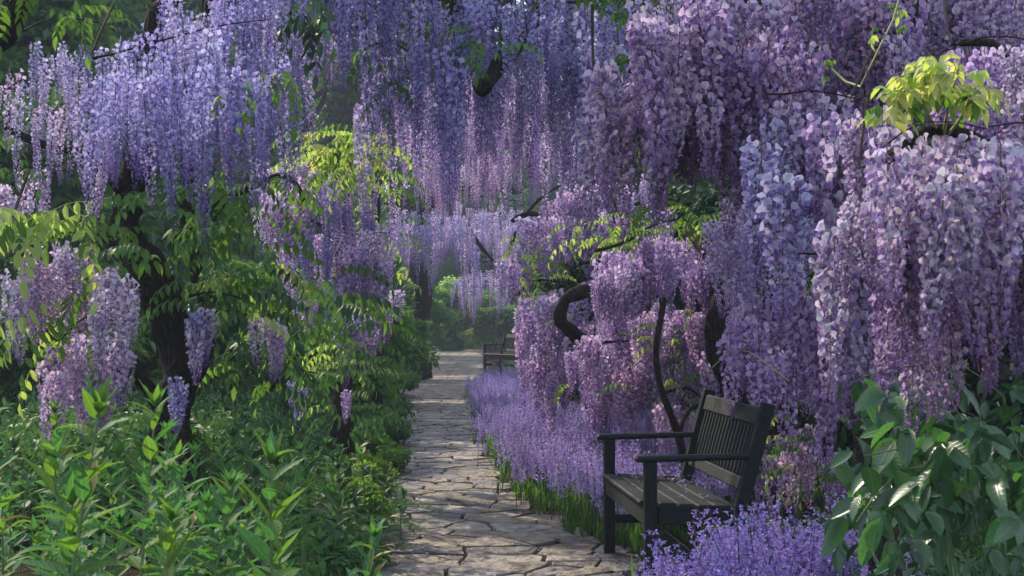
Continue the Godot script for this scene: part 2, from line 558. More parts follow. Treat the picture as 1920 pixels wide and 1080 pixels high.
# flower clusters hanging below a line of branches: the line is given by its seen contour, the depth range by d0..d1
func curtain(t: Node3D, pts: Array, d0: float, d1: float, n: int, sort: String, s0: float, s1: float, drop: float, tints: Array) -> void:
	var xa: float = pts[0].x
	var xb: float = pts[pts.size() - 1].x
	var bunch := 4 if sort.begins_with("full") else 2
	var twig := []
	for q in pts:
		twig.append([q.x + rf(-6, 6), q.y - rf(0, 10), lerpf(d0, d1, rf(0.6, 1.0))])
	if twig.size() == 2:
		twig.insert(1, [(twig[0][0] + twig[1][0]) * 0.5, minf(twig[0][1], twig[1][1]) - 8, (d0 + d1) * 0.5])
	if d0 < 6.5:
		twig.push_front([twig[0][0] + rf(-50, 50), twig[0][1] - rf(90, 150), d1 + 0.6])
	var bough := limb(t, "branch", twig, 0.0015 * d0, 0.0005 * d0, 7)
	var i := 0
	while i < n:
		var x := lerpf(xa, xb, (i + rf(0, 1) * bunch) / n)
		var d := lerpf(d0, d1, rng.randf())
		var y := contour(pts, x) + drop * pow(rng.randf(), 1.3)
		var set_: Array = RACEMES[sort]
		var bk := rf(s0, s1)
		var tint: String = tints[rng.randi() % tints.size()]
		var m := rng.randi_range(bunch - 1, bunch + 1)
		for j in m:
			var o := Vector3(rf(-1, 1), rf(-1.2, 0.3), rf(-1, 1)) * (0.085 if bunch == 4 else 0.12) * bk
			var b := Basis(Vector3.UP, rf(0, TAU)).rotated(Vector3(rf(-1, 1), 0, rf(-1, 1)).normalized(), rf(0.0, 0.13))
			var k := bk * rf(0.7, 1.12)
			part("raceme", set_[rng.randi() % set_.size()], M[tint if rng.randf() < 0.7 else tints[rng.randi() % tints.size()]], bough, Transform3D(b.scaled(Vector3(k, k * rf(0.85, 1.15), k)), P(x, y, d) + o - t.position))
		i += bunch

# compound leaves scattered in a seen box x0..x1, y0..y1 at depths d0..d1
func sprays(t: Node3D, x0: float, x1: float, y0: float, y1: float, d0: float, d1: float, n: int, mats: Array, sort := "pinnate", s0 := 0.8, s1 := 1.25, towards := Vector3.ZERO) -> void:
	for i in int(n * COUNT):
		var set_: Array = LEAVES[sort]
		var a := rf(0, TAU)
		var dir := Vector3(cos(a), rf(-0.5, 0.3), sin(a)) + towards
		part("leaf", set_[rng.randi() % set_.size()], M[mats[rng.randi() % mats.size()]], t, Transform3D(frame(Vector3.ZERO, dir, Vector3.UP + rv() * 0.2).basis.scaled(Vector3.ONE * rf(s0, s1)), P(rf(x0, x1), rf(y0, y1), rf(d0, d1)) - t.position))

# a woody stem through seen points [px, py, d]
func limb(t: Node3D, called: String, pts: Array, r0: float, r1: float, sides := 10, m := "bark", bumps := 0.16) -> Node3D:
	var cv := Curve3D.new()
	var q := []
	for p in pts:
		q.append(P(p[0], p[1], p[2]) - t.position)
	for i in q.size():
		var tan_: Vector3 = (q[mini(i + 1, q.size() - 1)] - q[maxi(i - 1, 0)]) * 0.17
		cv.add_point(q[i], -tan_, tan_)
	var total := cv.get_baked_length()
	var n := clampi(int(total / 0.07), 6, 60)
	var line := []
	var rad := []
	for i in n + 1:
		var f := float(i) / n
		line.append(cv.sample_baked(total * f, true))
		rad.append(lerpf(r0, r1, f) * (1.0 + rf(-0.05, 0.05)))
	var s := Shape.new()
	s.tube(line, rad, sides, Color.WHITE, bumps, 0.35)
	return part(called, s.mesh(), M[m], t)

# leafy mass: blobs of twigs
func crown(t: Node3D, called: String, centre: Vector3, size: Vector3, blobs: int, per: int, scale_: float, m: String, cols: Array, mesh_: Mesh) -> void:
	var places := []
	var tints := []
	for b in blobs:
		var o := rv()
		while o.length() > 1.0:
			o = rv()
		o = o.normalized() * pow(o.length(), 0.6)
		var r := rf(0.22, 0.42)
		var shade: float = rf(0.7, 1.25)
		var col: Color = cols[rng.randi() % cols.size()]
		for i in per:
			var d := rv().normalized()
			d.y = absf(d.y) * 0.9 - 0.3
			var p := centre + (o + d * r * pow(rng.randf(), 0.4)) * size * 0.8
			places.append(Transform3D(Basis.from_euler(Vector3(rf(-0.6, 0.6), rf(0, TAU), rf(-0.6, 0.6))).scaled(Vector3.ONE * scale_ * rf(0.7, 1.3)), p))
			var k := shade * rf(0.85, 1.15)
			tints.append(Color(col.r * k, col.g * k, col.b * k))
	scatter(called, mesh_, M[m], t, places, tints)

# ---------------------------------------------------------------- path
var R_EDGE := [[3.0, 0.80], [5.5, 0.74], [7.0, 0.66], [8.4, 0.34], [9.6, 0.16], [12.0, -0.10], [18.0, -0.41], [26.0, -0.58], [35.0, -0.73], [50.0, -1.07], [60.0, -1.4]]
var L_EDGE := [[3.0, -0.75], [5.5, -0.8], [8.0, -0.9], [12.0, -1.18], [18.0, -1.65], [26.0, -2.1], [35.0, -2.45], [50.0, -2.75], [60.0, -3.2]]

func edge(t: Array, d: float) -> float:
	for i in t.size() - 1:
		if d <= t[i + 1][0]:
			return lerpf(t[i][1], t[i + 1][1], clampf((d - t[i][0]) / (t[i + 1][0] - t[i][0]), 0, 1))
	return t[t.size() - 1][1]

func ground_height(x: float, z: float) -> float:
	var d := -z
	var a := maxf(x - edge(R_EDGE, d), edge(L_EDGE, d) - x)
	return -0.035 + clampf(a / 0.5, 0.0, 1.0) * 0.07

func build_ground() -> void:
	var s := Shape.new()
	var xs := []
	for i in 41:
		xs.append((i - 20) * 0.25)
	for e in [6, 8, 12, 20, 40, 90]:
		xs.append(float(e))
		xs.push_front(-float(e))
	var zs := []
	var z := 8.0
	while z > -62.0:
		zs.append(z)
		z -= 0.5 if z > -20 else 1.0
	zs.append_array([-70.0, -90.0, -130.0])
	zs.push_front(40.0)
	var w: int = xs.size()
	for zz in zs:
		for x in xs:
			s.vert(Vector3(x, ground_height(x, zz) + (0.02 * sin(x * 5.1 + zz * 3.3)), zz), Color.WHITE)
	for j in zs.size() - 1:
		for i in w - 1:
			var a := j * w + i
			s.tri(a, a + w, a + w + 1)
			s.tri(a, a + w + 1, a + 1)
	var g := part("ground", s.mesh(), M.soil, self)
	tag(g, "bare dark soil of the garden beds under the planting", "", "", "structure")

func clip(poly: PackedVector2Array, a: Vector2, n: Vector2) -> PackedVector2Array:
	var out := PackedVector2Array()
	for i in poly.size():
		var p := poly[i]
		var q := poly[(i + 1) % poly.size()]
		var dp := (p - a).dot(n)
		var dq := (q - a).dot(n)
		if dp <= 0:
			out.append(p)
		if (dp < 0 and dq > 0) or (dp > 0 and dq < 0):
			out.append(p.lerp(q, dp / (dp - dq)))
	return out

func stone_shape(s: Shape, poly: PackedVector2Array, at: Vector2, top: float) -> void:
	var pts := PackedVector2Array()
	for i in poly.size():
		var a := poly[i]
		var b := poly[(i + 1) % poly.size()]
		var n := maxi(1, int(a.distance_to(b) / 0.08))
		for k in n:
			var p := a.lerp(b, float(k) / n)
			var inw := (at - p).normalized()
			pts.append(p - at + inw * (rf(0.0, 0.010) if k else rf(0.0, 0.016)))
	var n := pts.size()
	if n < 3:
		return
	var tilt := Vector2(rf(-0.016, 0.016), rf(-0.016, 0.016))
	var rings := []
	for ring in 3:
		var first := s.v.size()
		for p in pts:
			var q := p * (1.0 - 0.006 / maxf(p.length(), 0.05)) if ring == 0 else p
			var h := top + q.dot(tilt) + (0.0 if ring == 0 else (-0.006 if ring == 1 else -0.06))
			s.vert(Vector3(q.x, h + (rf(-0.003, 0.003) if ring == 0 else 0.0), -q.y), Color.WHITE)
		rings.append(first)
	var c := s.vert(Vector3(0, top + rf(0.0, 0.004), 0), Color.WHITE)
	for i in n:
		var j := (i + 1) % n
		s.tri(rings[0] + j, rings[0] + i, c)
		for r in 2:
			s.tri(rings[r] + i, rings[r] + j, rings[r + 1] + j)
			s.tri(rings[r] + i, rings[r + 1] + j, rings[r + 1] + i)

func build_path() -> void:
	rng.seed = 101
	var path := Node3D.new()
	path.name = "path"
	add_child(path)
	tag(path, "crazy paved stone path winding away between the flower beds", "", "", "structure")
	var bed := Shape.new()
	var d := 2.0
	while d < 60.0:
		bed.vert(Vector3(edge(L_EDGE, d) - 0.15, -0.018, -d), Color.WHITE)
		bed.vert(Vector3(edge(R_EDGE, d) + 0.15, -0.018, -d), Color.WHITE)
		d += 0.5
	for i in range(0, bed.v.size() - 3, 2):
		bed.tri(i, i + 2, i + 3)
		bed.tri(i, i + 3, i + 1)
	part("joint_bed", bed.mesh(), M.soil, path)
	var seeds := []
	d = 5.4
	while d < 58.0:
		var step := 0.215 if d < 22.0 else 0.215 + (d - 22.0) * 0.02
		var l := edge(L_EDGE, d)
		var r := edge(R_EDGE, d)
		var w := 0.35 if d < 22.0 else 0.35 + (d - 22.0) * 0.012
		var cols := int(ceil((r - l) / w))
		for k in range(-1, cols + 1):
			var inner := k >= 0 and k < cols
			seeds.append([Vector2(lerpf(l, r, (k + 0.5) / cols) + rf(-0.2, 0.2), d + rf(-0.13, 0.13) * step / 0.36), inner, step])
		d += step
	var mats := ["stone_buff", "stone_grey", "stone_brown", "stone_pale", "stone_grey", "stone_buff", "stone_dark"]
	var rest := Shape.new()
	var made := 0
	for i in seeds.size():
		if not seeds[i][1]:
			continue
		var at: Vector2 = seeds[i][0]
		var reach: float = seeds[i][2] * 2.0 + 0.5
		var poly := PackedVector2Array([at + Vector2(-0.55, -reach), at + Vector2(0.55, -reach), at + Vector2(0.55, reach), at + Vector2(-0.55, reach)])
		for j in range(maxi(0, i - 26), mini(seeds.size(), i + 27)):
			var o: Vector2 = seeds[j][0]
			if j == i or absf(o.y - at.y) > reach * 1.6:
				continue
			var n := (o - at).normalized()
			poly = clip(poly, at.lerp(o, 0.5) - n * rf(0.002, 0.007), n)
			if poly.size() < 3:
				break
		if poly.size() < 3:
			continue
		var mid := Vector2.ZERO
		for p in poly:
			mid += p / poly.size()
		if made < 298:
			var s := Shape.new()
			stone_shape(s, poly, mid, rf(0.0, 0.014))
			if s.v.size() > 8:
				part("paving_stone", s.mesh(), M[mats[rng.randi() % mats.size()]], path, Transform3D(Basis(), Vector3(mid.x, 0, -mid.y)))
				made += 1
		else:
			var s := Shape.new()
			stone_shape(s, poly, mid, rf(0.0, 0.014))
			rest.add(s, Transform3D(Basis(), Vector3(mid.x, 0, -mid.y)))
	var o := part("far_paving", rest.mesh(), M.stone_buff, path)
	o.set_meta("kind", "stuff")

# ---------------------------------------------------------------- bench
func make_bench(label: String, at: Vector3, turn: float, w: float) -> Node3D:
	var t := thing("garden_bench", label, "bench", at, turn)
	var col := Color.WHITE
	var put := func(called: String, c: Vector3, size: Vector3, rot := 0.0, bevel := 0.005) -> void:
		var s := Shape.new()
		# the grain runs along the piece's longest side: build it lying along x, then turn it
		var b := Basis()
		var sz := size
		if size.y > size.x and size.y > size.z:
			sz = Vector3(size.y, size.x, size.z)
			b = Basis(Vector3(0, 1, 0), Vector3(-1, 0, 0), Vector3(0, 0, 1))
		elif size.z > size.x:
			sz = Vector3(size.z, size.y, size.x)
			b = Basis(Vector3(0, 0, -1), Vector3(0, 1, 0), Vector3(1, 0, 0))
		s.box(Transform3D(), sz, bevel, col)
		part(called, s.mesh(), M.bench_wood, t, Transform3D(Basis(Vector3.RIGHT, rot) * b, c))
	var h := w * 0.5
	var lean := -0.27
	# x along the bench, z to the front; the front legs stand at z = 0
	for k in [-1.0, 1.0]:
		put.call("front_leg", Vector3(h * k, 0.308, 0.0), Vector3(0.055, 0.616, 0.057))
		put.call("rear_leg", Vector3(h * k, 0.20, -0.405), Vector3(0.055, 0.40, 0.06))
		put.call("back_post", Vector3(h * k, 0.636, -0.482), Vector3(0.055, 0.50, 0.06), lean)
		put.call("armrest", Vector3(h * k, 0.632, -0.197), Vector3(0.064, 0.028, 0.53), 0.02, 0.009)
		put.call("side_rail", Vector3(h * k, 0.372, -0.201), Vector3(0.034, 0.085, 0.335))
		put.call("stretcher", Vector3(h * k, 0.19, -0.201), Vector3(0.034, 0.045, 0.335))
	put.call("front_rail", Vector3(0, 0.365, 0.006), Vector3(w - 0.066, 0.088, 0.034))
	put.call("rear_rail", Vector3(0, 0.360, -0.40), Vector3(w - 0.066, 0.08, 0.034))
	put.call("centre_stretcher", Vector3(0, 0.19, -0.201), Vector3(w - 0.04, 0.04, 0.034))
	for i in 5:
		put.call("seat_slat", Vector3(0, 0.424 - 0.006 * i, 0.006 - 0.087 * i), Vector3(w - (0.07 if i == 0 or i == 4 else -0.03), 0.022, 0.075), -0.05, 0.006)
	var up := Vector3(0, cos(lean), sin(lean))
	var foot := Vector3(0, 0.40, -0.418)
	put.call("top_rail", foot + up * 0.425, Vector3(w - 0.062, 0.088, 0.036), lean, 0.008)
	put.call("lower_rail", foot + up * 0.105, Vector3(w - 0.062, 0.06, 0.034), lean)
	var n := 17
	for i in n:
		var x := lerpf(-h + 0.075, h - 0.075, float(i) / (n - 1))
		put.call("back_slat", foot + up * 0.259 + Vector3(x, 0, 0), Vector3(0.032, 0.246, 0.016), lean, 0.004)
	return t

# ---------------------------------------------------------------- herbs, bluebells, shrubs
func herb(at: Vector3, h: float, label: String, group: String, mats: Array, size := 1.0, from := 0.3) -> void:
	var t := thing("leafy_plant", label, "plant", at, rf(0, TAU), group)
	var lean := Vector3(rf(-0.1, 0.1), 0, rf(-0.1, 0.1)) * h
	var pts := []
	var rad := []
	for i in 8:
		var f := i / 7.0
		pts.append(Vector3(0, h * f, 0) + lean * f * f)
		rad.append(lerpf(0.006, 0.0022, f))
	var s := Shape.new()
	s.tube(pts, rad, 6, Color.WHITE)
	part("stem", s.mesh(), M.stem_green, t)
	var y := h * from
	var a := rf(0, TAU)
	while y < h:
		var f := y / h
		var p := Vector3(0, y, 0) + lean * f * f
		var steep := lerpf(0.05, 0.75, pow(f, 3.0)) + rf(-0.15, 0.2)
		var big := size * lerpf(1.05, 0.62, pow(f, 3.0)) * rf(0.85, 1.15)
		for k in 2:
			var b := a + PI * k + rf(-0.3, 0.3)
			var dir := Vector3(cos(b), steep * 1.6 + rf(-0.1, 0.3), sin(b))
			part("leaf", LEAVES.herb[rng.randi() % 8], M[mats[rng.randi() % mats.size()] if rng.randf() > 0.03 else "leaf_spent"], t, Transform3D(frame(Vector3.ZERO, dir, Vector3.UP + rv() * 0.3).basis.scaled(Vector3.ONE * big), p))
		a += 1.57 + rf(-0.3, 0.3)
		y += 0.052 * size * lerpf(1.25, 0.5, f)
	for k in 7:
		var b := TAU * k / 7.0 + rf(-0.3, 0.3)
		part("leaf", LEAVES.herb[rng.randi() % 8], M[mats[rng.randi() % mats.size()]], t, Transform3D(frame(Vector3.ZERO, Vector3(cos(b), rf(1.2, 3.5), sin(b)), Vector3.UP).basis.scaled(Vector3.ONE * size * rf(0.35, 0.6)), Vector3(0, h, 0) + lean))

func bluebells(spots: Array, spread: float, stalks: int, label: String, size := 1.0, m := "bluebell") -> void:
	var t := thing("bluebell_drift", label, "bluebells", spots[0])
	var places := []
	var tints := []
	var leaves := []
	var greens := []
	var made := 0
	for s in spots:
		var o: Vector3 = s - t.position
		var mound := rf(0.55, 1.2)
		for i in stalks:
			var a := rf(0, TAU)
			var r := spread * sqrt(rng.randf())
			var xf := Transform3D(Basis(Vector3.UP, rf(0, TAU)).scaled(Vector3.ONE * size * mound * rf(0.65, 1.15)), o + Vector3(cos(a) * r, 0, sin(a) * r))
			if made < 296:
				part("flower_stalk", LEAVES.bluebell[rng.randi() % 6], M[m], t, xf)
				made += 1
			else:
				places.append(xf)
				var k := rf(0.85, 1.1)
				tints.append(Color(k, k, k))
		for i in int(stalks * 0.4) + 3:
			var a := rf(0, TAU)
			var r := spread * 1.1 * sqrt(rng.randf())
			leaves.append(Transform3D(Basis(Vector3.UP, rf(0, TAU)).scaled(Vector3.ONE * size * rf(0.4, 0.8)), o + Vector3(cos(a) * r, 0, sin(a) * r)))
			var k := rf(0.7, 1.2)
			greens.append(Color(k, k, k))
	if places.size():
		scatter("flower_stalks", LEAVES.bluebell[rng.randi() % 6], M[m], t, places, tints)
	scatter("strap_leaves", LEAVES.straps[rng.randi() % 3], M.leaf_fresh, t, leaves, greens)

func fern(at: Vector3, n: int, size: float, m: String, label: String, group := "") -> void:
	var t := thing("fern", label, "fern", at, rf(0, TAU), group)
	for i in n:
		var a := TAU * i / n + rf(-0.3, 0.3)
		part("frond", LEAVES.frond[rng.randi() % 4], M[m], t, Transform3D(frame(Vector3.ZERO, Vector3(cos(a), 0, sin(a))).basis.scaled(Vector3.ONE * size * rf(0.8, 1.15)), Vector3.ZERO))

func tree(called: String, label: String, at: Vector3, h: float, spread: float, m: String, cols: Array, group := "", blobs := 34, per := 60, scale_ := 2.2, low := 0.3) -> void:
	var t := thing(called, label, "tree", at, 0.0, group)
	var s := Shape.new()
	var pts := []
	var rad := []
	for i in 9:
		var f := i / 8.0
		pts.append(Vector3(sin(f * 3.0) * 0.2, h * 0.8 * f, cos(f * 2.0) * 0.15))
		rad.append(lerpf(h * 0.022, 0.03, f))
	s.tube(pts, rad, 9, Color.WHITE, 0.12, 0.4)
	for k in 7:
		var f := 0.3 + 0.08 * k
		var a := rf(0, TAU)
		var o := Vector3(sin(f * 3.0) * 0.2, h * 0.8 * f, 0)
		s.tube([o, o + Vector3(cos(a), 0.5, sin(a)) * spread * 0.35, o + Vector3(cos(a), 0.9, sin(a)) * spread * 0.65], [h * 0.01, h * 0.006, 0.015], 6, Color.WHITE)
	part("trunk", s.mesh(), M.bark, t)
	crown(t, "crown", Vector3(0, h * (1 + low) * 0.5, 0), Vector3(spread, h * (1 - low) * 0.55, spread), blobs, per, scale_, m, cols, LEAVES.twig)

func bush(called: String, label: String, at: Vector3, size: Vector3, m: String, cols: Array, group := "", blobs := 16, per := 50, scale_ := 1.0) -> void:
	var t := thing(called, label, "shrub", at, 0.0, group)
	var s := Shape.new()
	for k in 6:
		var a := rf(0, TAU)
		s.tube([Vector3.ZERO, Vector3(cos(a) * size.x * 0.2, size.y * 0.6, sin(a) * size.z * 0.2), Vector3(cos(a) * size.x * 0.5, size.y * 1.2, sin(a) * size.z * 0.5)], [0.02, 0.014, 0.005], 5, Color.WHITE)
	part("stems", s.mesh(), M.bark, t).set_meta("kind", "stuff")
	crown(t, "foliage", Vector3(0, size.y * 0.95, 0), size, blobs, per, scale_, m, cols, LEAVES.twig)

func on_ground(px: float, d: float) -> Vector3:
	var p := P(px, 595, d)
	return Vector3(p.x, ground_height(p.x, p.z), p.z)

# ----------------------------------------------------------------
func _ready() -> void:
	rng.seed = 20240611
	# camera
	var cam := Camera3D.new()
	cam.name = "camera"
	cam.position = EYE
	cam.rotation = Vector3(PITCH, 0, 0)
	cam.fov = rad_to_deg(2.0 * atan(540.0 / FOCAL))
	cam.near = 0.05
	cam.far = 400.0
	var lens := CameraAttributesPhysical.new()
	lens.frustum_focal_length = 12.0 * FOCAL / 540.0
	lens.frustum_focus_distance = 8.0
	lens.frustum_near = 0.05
	lens.frustum_far = 400.0
	lens.exposure_aperture = 20.0
	cam.attributes = lens
	add_child(cam)
	# sky and exposure
	var env := Environment.new()
	var sky := Sky.new()
	var sm := ProceduralSkyMaterial.new()
	sm.sky_top_color = Color(0.70, 0.745, 0.83)
	sm.sky_horizon_color = Color(0.82, 0.86, 0.92)
	sm.sky_curve = 0.2
	sm.ground_bottom_color = Color(0.12, 0.13, 0.1)
	sm.ground_horizon_color = Color(0.4, 0.42, 0.42)
	sky.sky_material = sm
	env.background_mode = Environment.BG_SKY
	env.sky = sky
	env.background_energy_multiplier = 1.5
	env.tonemap_mode = Environment.TONE_MAPPER_LINEAR
	env.tonemap_exposure = 1.55
	env.fog_enabled = true
	env.fog_density = 0.002
	env.fog_light_color = Color(0.86, 0.90, 1.0)
	env.sdfgi_enabled = true
	env.ssao_enabled = true
	env.ssil_enabled = true
	var we := WorldEnvironment.new()
	we.name = "environment"
	we.environment = env
	add_child(we)
	# sun: low behind the garden, to the left
	var sun := DirectionalLight3D.new()
	sun.name = "sun"
	sun.light_color = Color(1.0, 0.94, 0.85)
	sun.light_energy = 1.35
	sun.light_angular_distance = 1.0
	sun.shadow_enabled = true
	add_child(sun)
	sun.look_at_from_position(Vector3(-0.50, 0.62, -0.60) * 50.0, Vector3.ZERO)

	make_materials()
	make_racemes()
	make_leaves()
	build_ground()
	build_path()
	build_trees()
	build_wisteria()
	build_bench_and_beds()
	build_front()

func build_trees() -> void:
	rng.seed = 102
	var greens := [Color(0.9, 1, 0.8), Color(1.15, 1.1, 0.7), Color(0.8, 0.95, 0.9)]
	# woodland closing the view beyond the end of the path
	var far := [[-260, 78.0, 20.0, 7.0, "outermost tall tree of the far wood on the left"], [180, 70.0, 19.0, 6.5, "tall tree of the far wood behind the old twisted wisteria"], [520, 74.0, 21.0, 6.5, "tall tree of the far wood behind the weeping mound"], [800, 80.0, 20.0, 6.0, "tall tree closing the view left of the path's end"], [1010, 72.0, 21.0, 6.5, "tall tree closing the view right of the path's end"], [1300, 78.0, 22.0, 7.0, "tall tree of the far wood behind the mauve bank"], [1640, 70.0, 20.0, 6.5, "tall tree of the far wood behind the upper right wisteria"], [2050, 76.0, 20.0, 7.0, "outermost tall tree of the far wood on the right"]]
	for f in far:
		tree("woodland_tree", f[4], on_ground(f[0], f[1]), f[2], f[3], "leaf_green", greens, "trees beyond the end of the path", 40, 70, 3.4, 0.05)
	# trees beside the beds
	var side := [[-150, 17.0, 7.5, 2.4, "nearest garden tree at the far left edge"], [90, 24.0, 9.0, 2.8, "garden tree seen through the branches at the upper left"], [330, 32.0, 11.0, 3.2, "garden tree straight behind the twisted trunk"], [560, 40.0, 12.0, 3.2, "garden tree behind the lime topped mound"], [735, 46.0, 12.5, 3.0, "garden tree behind the left end of the rosy arch"], [1240, 34.0, 12.0, 3.2, "garden tree behind the tip of the mauve bank"], [1500, 24.0, 10.0, 3.0, "dark garden tree behind the bluish clump"], [1850, 17.0, 8.0, 2.6, "nearest dark garden tree at the right edge"]]
	for f in side:
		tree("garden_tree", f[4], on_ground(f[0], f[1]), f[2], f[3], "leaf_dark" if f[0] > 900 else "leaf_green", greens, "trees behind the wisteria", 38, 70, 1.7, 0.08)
	# shrubs closing the sides
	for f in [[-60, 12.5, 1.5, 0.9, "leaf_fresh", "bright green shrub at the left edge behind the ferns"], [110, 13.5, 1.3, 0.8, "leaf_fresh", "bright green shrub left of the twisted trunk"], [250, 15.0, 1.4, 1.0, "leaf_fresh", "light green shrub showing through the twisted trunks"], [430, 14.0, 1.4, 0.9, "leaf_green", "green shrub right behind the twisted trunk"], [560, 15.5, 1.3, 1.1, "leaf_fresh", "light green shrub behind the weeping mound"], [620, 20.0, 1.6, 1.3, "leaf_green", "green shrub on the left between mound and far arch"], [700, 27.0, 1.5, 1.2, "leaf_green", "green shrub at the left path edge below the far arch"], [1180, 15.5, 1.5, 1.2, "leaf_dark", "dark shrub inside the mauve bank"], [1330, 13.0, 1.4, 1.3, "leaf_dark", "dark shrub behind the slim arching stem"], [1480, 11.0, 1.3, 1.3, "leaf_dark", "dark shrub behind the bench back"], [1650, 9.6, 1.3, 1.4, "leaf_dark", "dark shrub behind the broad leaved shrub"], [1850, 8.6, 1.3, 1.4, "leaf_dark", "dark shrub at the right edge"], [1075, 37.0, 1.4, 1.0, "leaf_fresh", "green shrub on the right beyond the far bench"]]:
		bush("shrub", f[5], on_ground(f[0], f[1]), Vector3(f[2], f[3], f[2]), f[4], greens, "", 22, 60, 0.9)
	# shrubs at the end of the path
	var s := 0
	for f in [[830, 52.0, 1.6, 1.3], [880, 56.0, 2.0, 1.7], [930, 53.0, 1.6, 1.1], [985, 54.0, 2.0, 1.6], [770, 46.0, 1.5, 1.5], [905, 60.0, 2.6, 2.6]]:
		bush("shrub", ["rounded green shrub left of the end of the path", "dark shrub in the middle behind the end of the path", "low bright green shrub right at the path's end behind the far bench", "yellow-green shrub right of the far bench", "shrub under the far wisteria at the path's left edge", "tall dark shrub closing the view above the path"][s], on_ground(f[0], f[1]), Vector3(f[2], f[3], 1.4), ["leaf_fresh", "leaf_lime", "leaf_fresh", "leaf_lime", "leaf_fresh", "leaf_fresh"][s], greens, "", 16, 60, 1.3)
		s += 1
	for f in [[740, 66.0, 6.0, 5.5, "big green shrub mass left of where the path ends"], [860, 70.0, 5.0, 4.0, "big green shrub mass behind where the path ends"], [960, 67.0, 5.0, 4.5, "big green shrub mass right of where the path ends"], [1080, 64.0, 5.0, 5.5, "big green shrub mass behind the tip of the mauve bank"]]:
		bush("shrub", f[4], on_ground(f[0], f[1]), Vector3(f[2], f[3], 2.5), "leaf_green", greens, "", 24, 70, 2.6)

